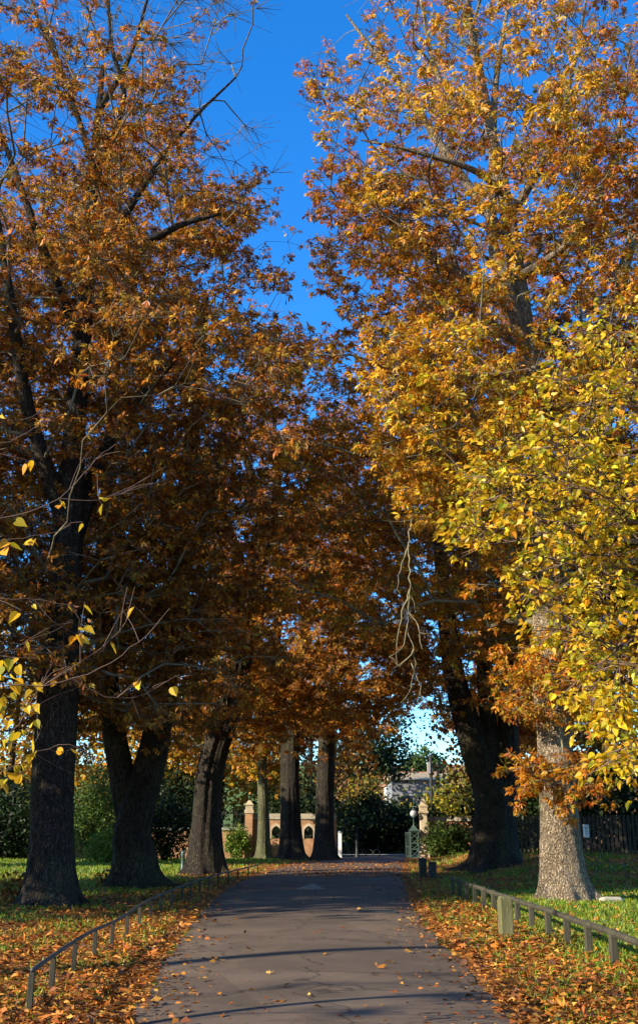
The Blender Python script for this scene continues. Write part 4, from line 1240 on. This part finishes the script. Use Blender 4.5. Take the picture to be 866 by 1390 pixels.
# ------------------------------------------------------------------ park wall, gate
PXM = lambda dpx, Y: dpx / F * (Y * CT + 0.0)   # picture length -> metres at a distance
def X(px, Y): return at(px, 1128, Y)[0]
def ZZ(py, Y): return at(433, py, Y)[2]

def gothic_half(x0, xc, wl, sill, spring, apex, top, side):
    pts = [(x0, 0), (xc, 0), (xc, sill), (xc + side * wl, sill), (xc + side * wl, spring)]
    for i in range(1, 7):
        a_ = math.pi / 3 * i / 6
        pts.append((xc + side * max(0.0, wl * (2 * math.cos(a_) - 1)) if i < 6 else xc, spring + (apex - spring) * math.sin(a_) / math.sin(math.pi / 3)))
    pts += [(xc, top), (x0, top)]
    return pts

xw0, xw1 = X(343, YW), X(457, YW)
topz = ZZ(1112, YW)
g = empty('gothic_wall', (xw0, YW, 0)); tag(g, 'brick wall with gothic arched openings left of the gate', 'wall')
centres = [X(375, YW), X(419, YW), X(447, YW) + 0.55]
centres = [c - xw0 for c in centres if c < xw1 - 0.3]
bounds = [0] + [(centres[i] + centres[i + 1]) / 2 for i in range(len(centres) - 1)] + [xw1 - xw0]
sill, spring, apex, wl = ZZ(1138.5, YW), ZZ(1129, YW), ZZ(1121, YW), PXM(6.2, YW)
mb = MB(); sur = MB(); bars = []
for i, c in enumerate(centres):
    for x0, sd_ in ((bounds[i], -1), (bounds[i + 1], 1)):
        mb.prism(gothic_half(x0, c, wl, sill, spring, apex, topz, sd_), 0, 0.34)
    # moulded brick surround, slightly proud
    for sd_ in (-1, 1):
        inn = gothic_half(0, c, wl, sill, spring, apex, topz, sd_)[3:11]
        out = [(c + (x - c) * 1.32 + sd_ * 0.02, sill - 0.02 if j == 0 else z + (0.13 if j > 1 else 0) * min(1, j / 3)) for j, (x, z) in enumerate(inn)]
        out[-1] = (c, inn[-1][1] + 0.16)
        sur.prism(inn + out[::-1], -0.03, 0.05)
mb.build('brickwork', M_BRICK, g); sur.build('arch_surround', M_STONE, g)
mb = MB(); mb.box(((xw1 - xw0) / 2, 0.17, topz + 0.09), (xw1 - xw0, 0.46, 0.18)); mb.box(((xw1 - xw0) / 2, 0.17, topz + 0.25), (xw1 - xw0, 0.34, 0.14)); mb.build('coping', M_COPING, g)
for c in centres:
    mb = MB()
    for k in (-1, 0, 1):
        mb.tube([(c + k * wl * .5, 0.2, sill), (c + k * wl * .5, 0.2, spring + (apex - spring) * (.95 - .5 * abs(k)))], 0.018, 6)
    mb.tube([(c - wl, 0.2, (sill + spring) / 2), (c + wl, 0.2, (sill + spring) / 2)], 0.015, 6)
    mb.build('iron_bars', M_IRON, g)

xp = X(338, YW - .1)
g = empty('brick_pier', (xp, YW - .1, 0)); tag(g, 'narrow brick pier with moulded stone top at the left end of the gothic wall', 'pier')
mb = MB(); mb.box((0, 0, ZZ(1104, YW) / 2), (0.44, 0.5, ZZ(1104, YW))); mb.build('shaft', M_BRICK, g)
z1 = ZZ(1104, YW)
mb = MB(); mb.box((0, 0, z1 + 0.1), (0.54, 0.58, 0.2)); mb.box((0, 0, z1 + 0.33), (0.42, 0.46, 0.26)); mb.box((0, 0, z1 + 0.49), (0.5, 0.54, 0.08)); mb.box((0, 0, z1 + 0.63), (0.42, 0.46, 0.2), 0, 0.3)
mb.build('cap', M_STONE, g)

xa, xb = X(-130, YW), X(333, YW)
zt = ZZ(1127, YW)
g = empty('low_wall', (xa, YW, 0)); tag(g, 'low weathered brick wall with grey stone coping left of the pier', 'wall')
mb = MB(); mb.box(((xb - xa) / 2, 0.16, zt / 2), (xb - xa, 0.32, zt)); mb.build('brickwork', M_BRICK, g)
mb = MB(); mb.box(((xb - xa) / 2, 0.16, zt + 0.08), (xb - xa, 0.46, 0.16)); mb.build('coping', M_GREYSTONE, g)
g2 = empty('railing', (xa, YW + .16, zt + .16)); tag(g2, 'thin iron railing standing on the low weathered wall', 'railing')
mb = MB(); L_ = xb - xa
for z_ in (0.15, 0.75): mb.box((L_ / 2, 0, z_), (L_, 0.03, 0.03))
mb.build('rail', M_IRON, g2)
mb = MB()
for i in range(int(L_ / 0.22)): mb.tube([(0.1 + i * .22, 0, 0), (0.1 + i * .22, 0, 0.9)], [0.011, 0.009], 4)
mb.build('bars', M_IRON, g2)

# right of the gate: sandstone pier, lattice pier with lamp, red wall
YG = GATE_Y
xs = X(575, YG)
g = empty('stone_gate_pier', (xs, YG, 0)); tag(g, 'tall sandstone gate pier with pointed cap', 'gate pier')
zsh = ZZ(1104, YG)
mb = MB(); mb.box((0, 0, zsh / 2), (0.44, 0.44, zsh), 0, 0.96, 0.03); mb.build('shaft', M_STONE, g)
mb = MB(); mb.box((0, 0, 0.2), (0.56, 0.56, 0.4)); mb.build('plinth', M_STONE, g)
mb = MB(); mb.box((0, 0, zsh + .06), (0.54, 0.54, 0.12)); mb.box((0, 0, zsh + .24), (0.44, 0.44, 0.24)); mb.box((0, 0, zsh + .40), (0.5, 0.5, 0.08)); mb.box((0, 0, zsh + .64), (0.42, 0.42, 0.4), 0, 0.25)
mb.build('cap', M_STONE, g)

xi = X(561.5, YG - .3); yi = YG - .3
g = empty('lattice_gate_pier', (xi, yi, 0)); tag(g, 'openwork green iron gate pier with lattice sides carrying the lamp', 'gate pier')
zi = ZZ(1128, yi); wI = 0.46
mb = MB()
for sx in (-1, 1):
    for sy in (-1, 1): mb.box((sx * wI / 2, sy * wI / 2, zi / 2), (0.06, 0.06, zi))
for z_ in (0.06, 0.5, zi * .55, zi - 0.04):
    for s_ in (-1, 1):
        mb.box((0, s_ * wI / 2, z_), (wI - .06, 0.045, 0.055)); mb.box((s_ * wI / 2, 0, z_), (0.045, wI - .06, 0.055))
mb.build('frame', M_GIRON, g)
mb = MB()
nl_ = 4
for s_ in (-1, 1):
    for i in range(nl_):
        z0 = 0.1 + i * (zi - .2) / nl_; z1_ = z0 + (zi - .2) / nl_
        for q in (-1, 1):
            mb.tube([(-q * wI * .45, s_ * wI / 2, z0), (0, s_ * wI / 2 * 1.02, (z0 + z1_) / 2), (q * wI * .45, s_ * wI / 2, z1_)], 0.016, 5)
            mb.tube([(s_ * wI / 2, -q * wI * .45, z0), (s_ * wI / 2, 0, (z0 + z1_) / 2), (s_ * wI / 2, q * wI * .45, z1_)], 0.016, 5)
mb.build('lattice', M_GIRON, g)
mb = MB(); mb.box((0, 0, zi + .03), (wI + .14, wI + .14, 0.06)); mb.box((0, 0, zi + .17), (wI, wI, 0.22), 0, 0.3); mb.build('cap', M_GIRON, g)
g = empty('gate_lamp', (xi, yi, zi + .28)); tag(g, 'globe lamp on a short iron stem on top of the lattice pier', 'lamp')
zl = ZZ(1104.5, yi) - zi - .28
mb = MB(); mb.lathe((0, 0, -0.02), [(0.07, 0), (0.05, .06), (0.028, .1), (0.022, zl - .24), (0.06, zl - .2), (0.09, zl - .15)], 12); mb.build('stem', M_GIRON, g, True)
mg, t, b = new_mat('frosted_globe'); b.inputs['Base Color'].default_value = (0.55, 0.56, 0.55, 1); b.inputs['Roughness'].default_value = 0.12; b.inputs['Transmission Weight'].default_value = 0.35
mb = MB(); mb.lathe((0, 0, zl), [(0.2 * math.sin(a_), -0.2 * math.cos(a_)) for a_ in np.linspace(0.12, 3.02, 14)], 20); mb.build('globe', mg, g, True)
mb = MB(); mb.lathe((0, 0, zl + .19), [(0.09, 0), (0.1, .03), (0.04, .08), (0.03, .14), (0.05, .18), (0.012, .3)], 10); mb.build('finial', M_GIRON, g, True)

xg = X(553.5, YG - .2)
g = empty('iron_gate', (xg, YG - .2, 0)); tag(g, 'dark iron gate leaf folded open against the lattice pier', 'gate')
zg = ZZ(1130, YG)
mb = MB()
for dx_ in (-.14, .14): mb.box((dx_, 0, zg / 2 + .03), (0.06, 0.06, zg))
for z_ in (.12, zg * .45, zg - .03): mb.box((0, 0, z_), (0.22, 0.05, 0.08))
mb.build('frame', M_GIRON, g)
mb = MB()
for k in range(4): mb.tube([(-.09 + .06 * k, 0.0, .1), (-.09 + .06 * k, 0, zg)], 0.012, 5)
mb.box((0, 0.03, zg * .25), (0.22, 0.015, zg * .4))
mb.build('bars', M_GIRON, g)

xr0, xr1 = X(580, YG + .5), X(760, YG + .5)
zr = ZZ(1114.5, YG + .5)
g = empty('red_wall', (xr0, YG + .5, 0)); tag(g, 'red brick wall with grey coping right of the sandstone pier', 'wall')
mb = MB(); mb.box(((xr1 - xr0) / 2, .17, zr / 2), (xr1 - xr0, .34, zr)); mb.build('brickwork', M_BRICKR, g)
mb = MB(); mb.box(((xr1 - xr0) / 2, .17, zr + .06), (xr1 - xr0, .5, .12)); mb.box(((xr1 - xr0) / 2, .17, zr + .18), (xr1 - xr0, .36, .12)); mb.build('coping', M_COPING, g)

xq = X(461.5, YG)
g = empty('gate_post', (xq, YG, 0)); tag(g, 'slim white gate post at the left side of the gateway', 'gate post')
zq = ZZ(1130, YG)
mb = MB(); mb.box((0, 0, zq / 2), (0.2, 0.2, zq), 0, 1, 0.015); mb.build('shaft', M_WHITE, g)
mb = MB(); mb.box((0, 0, zq + .04), (0.25, 0.25, .08), 0, .6); mb.build('cap', M_WHITE, g)
xk = X(484, YG + .3)
g = empty('gate_stop', (xk, YG + .3, 0)); tag(g, 'thin dark post standing in the gateway', 'post')
mb = MB(); mb.lathe((0, 0, 0), [(.1, 0), (.1, .1), (.07, .14), (.065, 1.2), (.09, 1.24), (.05, 1.34)], 12); mb.build('shaft', M_IRON, g, True)
g = empty('hoop_railing', (X(495, YG + 1.4), YG + 1.4, 0)); tag(g, 'low black hooped railing across the gateway mouth', 'railing')
for k in range(4):
    x0 = -.75 + k * .42
    mb = MB(); mb.tube([(x0, 0, -.02), (x0, 0, .34), (x0 + .05, 0, .42), (x0 + .17, 0, .46), (x0 + .29, 0, .42), (x0 + .34, 0, .34), (x0 + .34, 0, -.02)], .022, 6); mb.build('hoop', M_IRON, g, True)

# low brick stump of a gatepost on the far left
p = gp(19, 1164)
g = empty('brick_gatepost', p); tag(g, 'short brown brick gatepost at the back of the left lawn', 'gatepost')
mb = MB(); mb.box((0, 0, .48), (.52, .52, .96)); mb.build('shaft', M_BRICKR, g)
mb = MB(); mb.box((0, 0, 1.0), (.6, .6, .1), 0, .9); mb.build('cap', M_BRICKR, g)

# paling fence under the right trees
g = empty('paling_fence', (X(690, 47), 47, 0)); tag(g, 'dark timber paling fence behind the shaded right bank', 'fence')
bx0 = np.array(g.location); n_ = 66
mb = MB(); x_ = 0
rngf = np.random.default_rng(8)
pal_pts = []
for i in range(90):
    x_ = i * .17; y_ = -i * .06
    zb = float(gz(bx0[0] + x_, bx0[1] + y_))
    mb.box((x_, y_, zb + .8 + rngf.normal(0, .012)), (.12, .025, 1.6), -.34, 1)
mb.build('pales', M_DWOOD, g)
mb = MB()
for z_ in (.4, 1.25): MB().tube([(i * .17, -i * .06 + .05, float(gz(bx0[0] + i * .17, bx0[1] - i * .06)) + z_) for i in range(0, 90, 5)], .04, 4).build('rail', M_DWOOD, g)
q = 15 * 1.0
i_ = 22
sx_, sy_ = bx0[0] + 0, bx0[1]
ps = at(787, 1128, 45.2)
g = empty('notice_sign', (ps[0], 44.2, float(gz(ps[0], 44.2)))); tag(g, 'small white notice board on a thin post under the right trees', 'sign')
zc = at(787, 1128, 44.2)[2] - g.location[2]
mb = MB(); mb.box((0, 0, zc), (.24, .02, .5), 0, 1, .004); mb.build('board', M_WHITE, g)
mb = MB(); mb.tube([(0, .03, -.05), (0, .03, zc + .2)], .025, 8); mb.build('post', M_IRON, g)
mb = MB()
for k in range(6): mb.box((-.01 + .02 * (k % 2), -.0125, zc + .16 - k * .065), (.16 - .04 * (k % 3), .002, .022))
mb.build('printed_lines', M_IRON, g)

# ------------------------------------------------------------------ beyond the gate
for px, pt, Yp, lb in ((587, 1025, GATE_Y + 14, 'taller nearer telegraph pole with a transformer box'), (596.5, 1034, GATE_Y + 20, 'thinner telegraph pole standing behind the taller one')):
    xx = X(px, Yp); ht = ZZ(pt, Yp)
    g = empty('telegraph_pole', (xx, Yp, 0)); tag(g, lb, 'telegraph pole', 'telegraph poles beyond the gate')
    mb = MB(); mb.tube([(0, 0, -.1), (0, 0, ht)], [.15, .11], 10); mb.build('shaft', M_DWOOD if px < 590 else M_WOOD, g, True)
    if px < 590:
        mb = MB(); mb.box((-.14, -.05, ht - .9), (.24, .3, .8), 0, 1, .02); mb.build('box', M_GREYSTONE, g)
    else:
        mb = MB(); mb.box((0, -.1, ht - .4), (.9, .08, .1)); mb.build('crossarm', M_WOOD, g)

M_ROOFB = plain('pale_sheet_roof', [(0.3, (.27, .19, .085)), (.7, (.34, .25, .12))], 2, .7, .2)
M_WALLB = plain('grey_render', [(0.3, (.14, .14, .145)), (.7, (.2, .2, .205))], 2, .85, .2)
M_TILE = plain('red_tile', [(0.3, (.32, .11, .06)), (.7, (.45, .19, .1))], 5, .8, .4, .02)
M_CREAM = plain('cream_render', [(0.3, (.55, .47, .36)), (.7, (.68, .6, .47))], 3, .85, .2)
mgl, t, b = new_mat('window_glass'); b.inputs['Base Color'].default_value = (.03, .04, .05, 1); b.inputs['Roughness'].default_value = .08
M_GLASS = mgl

def house(name, label, px, Y, w_, d_, eave, ridge, wall, roof, cat='house', nwin=3, chim=True, group=None, z=None, fmat=None):
    xx = X(px, Y); z0 = float(gz(xx, Y)) if z is None else z
    g = empty(name, (xx, Y, z0)); tag(g, label, cat, group)
    mb = MB(); mb.box((0, 0, eave / 2 - .5), (w_, d_, eave + 1)); 
    mb.build('wall', wall, g)
    mb = MB(); n = len(mb.v); e_ = .35
    mb.v = [(-w_ / 2 - e_, -d_ / 2 - e_, eave - .05), (w_ / 2 + e_, -d_ / 2 - e_, eave - .05), (w_ / 2 + e_, d_ / 2 + e_, eave - .05), (-w_ / 2 - e_, d_ / 2 + e_, eave - .05), (-w_ / 2 - e_, 0, ridge), (w_ / 2 + e_, 0, ridge)]
    mb.f = [(0, 1, 5, 4), (2, 3, 4, 5), (0, 4, 3), (1, 2, 5), (0, 3, 2, 1)]
    r_ = mb.build('roof', roof, g)
    if chim:
        mb = MB(); mb.box((w_ * .3, 0, ridge + .3), (.7, .6, 1.4)); mb.build('chimney', M_BRICKR, r_)
    for k in range(nwin):
        cx = (k + .5) / nwin * w_ - w_ / 2
        fr = MB(); zc_ = eave * .62
        fr.box((cx, -d_ / 2 - .02, zc_), (w_ / nwin * .5, .08, eave * .34)); f_ = fr.build('window', fmat or M_WHITE, g)
        MB().box((cx, -d_ / 2 - .05, zc_), (w_ / nwin * .42, .06, eave * .28)).build('pane', M_GLASS, f_)
    return g
Yb = GATE_Y + 40
house('warehouse', 'low pale roofed building across the street behind the telegraph pole', 566, Yb, 5.2, 9, ZZ(1061, Yb), ZZ(1049, Yb), M_WALLB, M_ROOFB, 'building', 2, False, z=0, fmat=M_GREYSTONE)
for i, (px, Y, w_, ev, rg, wl_, lb) in enumerate(((548, 270, 9, 5.5, 9, M_CREAM, 'cream house with red roof on the far hill, leftmost of the three'), (572, 285, 10, 5.2, 8.4, M_CREAM, 'cream house with red roof on the far hill, middle of the three'), (583, 250, 8, 5, 8, M_BRICKR, 'brick house with red roof on the far hill behind the pole'))):
    house('hill_house', lb, px, Y, w_, 8, ev, rg, wl_, M_TILE, 'house', 3, True, 'houses on the far hill')
far_tree(81, 'hill_tree', 'round pale green tree behind the far hill houses', 578, 320, 14, 7, 'green', 0.9, 700, M_GREEN, clear=.1)

# opposite side of the street
xo0, xo1 = X(440, ST_Y + 10), X(600, ST_Y + 10)
g = empty('street_wall', (xo0, ST_Y + 10, 0)); tag(g, 'low pale wall across the street seen through the gateway', 'wall')
mb = MB(); mb.box(((xo1 - xo0) / 2, 0, .35), (xo1 - xo0, .3, .7)); mb.build('brickwork', M_GREYSTONE, g)
mb = MB(); mb.box(((xo1 - xo0) / 2, 0, .75), (xo1 - xo0, .4, .1)); mb.build('coping', M_COPING, g)

# green hoarding and a passer-by behind the low wall
Yh = ST_Y + 4
M_HOARD = plain('green_hoarding', [(0.3, (.02, .14, .075)), (.7, (.035, .2, .11))], 1.5, .5, .1)
xh0, xh1 = X(316, Yh + 4), X(334, Yh + 4)
g = empty('green_hoarding', (xh0, Yh + 4, 0)); tag(g, 'green painted hoarding beyond the low wall by the pier', 'hoarding')
mb = MB(); hz = ZZ(1094, Yh + 4)
nP = 7
for i in range(nP): mb.box(((i + .5) * (xh1 - xh0) / nP, .012 * (i % 2), hz / 2), ((xh1 - xh0) / nP - .015, .05, hz))
mb.build('panels', M_HOARD, g)
for z_ in (.4, hz - .3): MB().box(((xh1 - xh0) / 2, -.05, z_), (xh1 - xh0, .05, .1)).build('rail', M_HOARD, g)

def person(px, Y, feet_z):
    base = np.array([X(px, Y), Y, feet_z])
    root = empty('person', base); tag(root, 'person in dark coat and red hat walking beyond the low wall', 'person')
    vs = {'pelvis': (0, 0, .95, .15), 'waist': (0, 0, 1.1, .14), 'chest': (0, 0, 1.32, .165), 'neck0': (0, 0, 1.47, .075), 'neck': (0, .01, 1.54, .06), 'head': (0, -.01, 1.64, .095), 'crown': (0, 0, 1.73, .08),
          'shl': (.19, 0, 1.43, .075), 'ell': (.25, .05, 1.15, .05), 'wrl': (.24, -.06, .9, .035), 'hal': (.24, -.09, .82, .035), 'shr': (-.19, 0, 1.43, .075), 'elr': (-.25, .06, 1.15, .05), 'wrr': (-.24, -.03, .9, .035), 'har': (-.24, -.06, .82, .035),
          'hil': (.1, 0, .88, .11), 'knl': (.11, -.08, .5, .07), 'anl': (.11, .0, .09, .05), 'tol': (.11, -.17, .04, .04), 'hir': (-.1, 0, .88, .11), 'knr': (-.11, .04, .5, .07), 'anr': (-.11, .2, .1, .05), 'tor': (-.11, .06, .04, .04)}
    ed = [('pelvis', 'waist'), ('waist', 'chest'), ('chest', 'neck0'), ('neck0', 'neck'), ('neck', 'head'), ('head', 'crown')]
    for s_ in 'lr': ed += [('chest', 'sh' + s_), ('sh' + s_, 'el' + s_), ('el' + s_, 'wr' + s_), ('wr' + s_, 'ha' + s_), ('pelvis', 'hi' + s_), ('hi' + s_, 'kn' + s_), ('kn' + s_, 'an' + s_), ('an' + s_, 'to' + s_)]
    k = list(vs)
    me = bpy.data.meshes.new('body'); me.from_pydata([vs[q][:3] for q in k], [(k.index(a), k.index(b_)) for a, b_ in ed], [])
    mC = plain('dark_coat', [(0.3, (.02, .022, .03)), (.7, (.04, .042, .05))], 20, .9, .2)
    o = link('body', me, mC, root)
    sm_ = o.modifiers.new('skin', 'SKIN')
    for i, q in enumerate(k): me.skin_vertices[0].data[i].radius = (vs[q][3],) * 2
    me.skin_vertices[0].data[0].use_root = True
    o.modifiers.new('sub', 'SUBSURF').levels = 1
    mS = plain('skin_tone', [(0.3, (.45, .28, .2)), (.7, (.5, .32, .24))], 10, .6, 0)
    mb = MB(); mb.lathe((0, -.025, 1.53), [(.03, 0), (.07, .03), (.086, .09), (.09, .14), (.07, .19)], 14); mb.tube([(0, -.1, 1.65), (0, -.135, 1.62)], [.012, .018], 6); mb.build('face', mS, root, True)
    mH = plain('red_hat', [(0.3, (.3, .04, .03)), (.7, (.4, .06, .04))], 10, .8, .2)
    mb = MB(); mb.lathe((0, -.01, 1.67), [(.105, 0), (.108, .04), (.09, .1), (.04, .135)], 14); mb.build('hat', mH, root, True)
person(324.5, ST_Y + .9, 0.12)
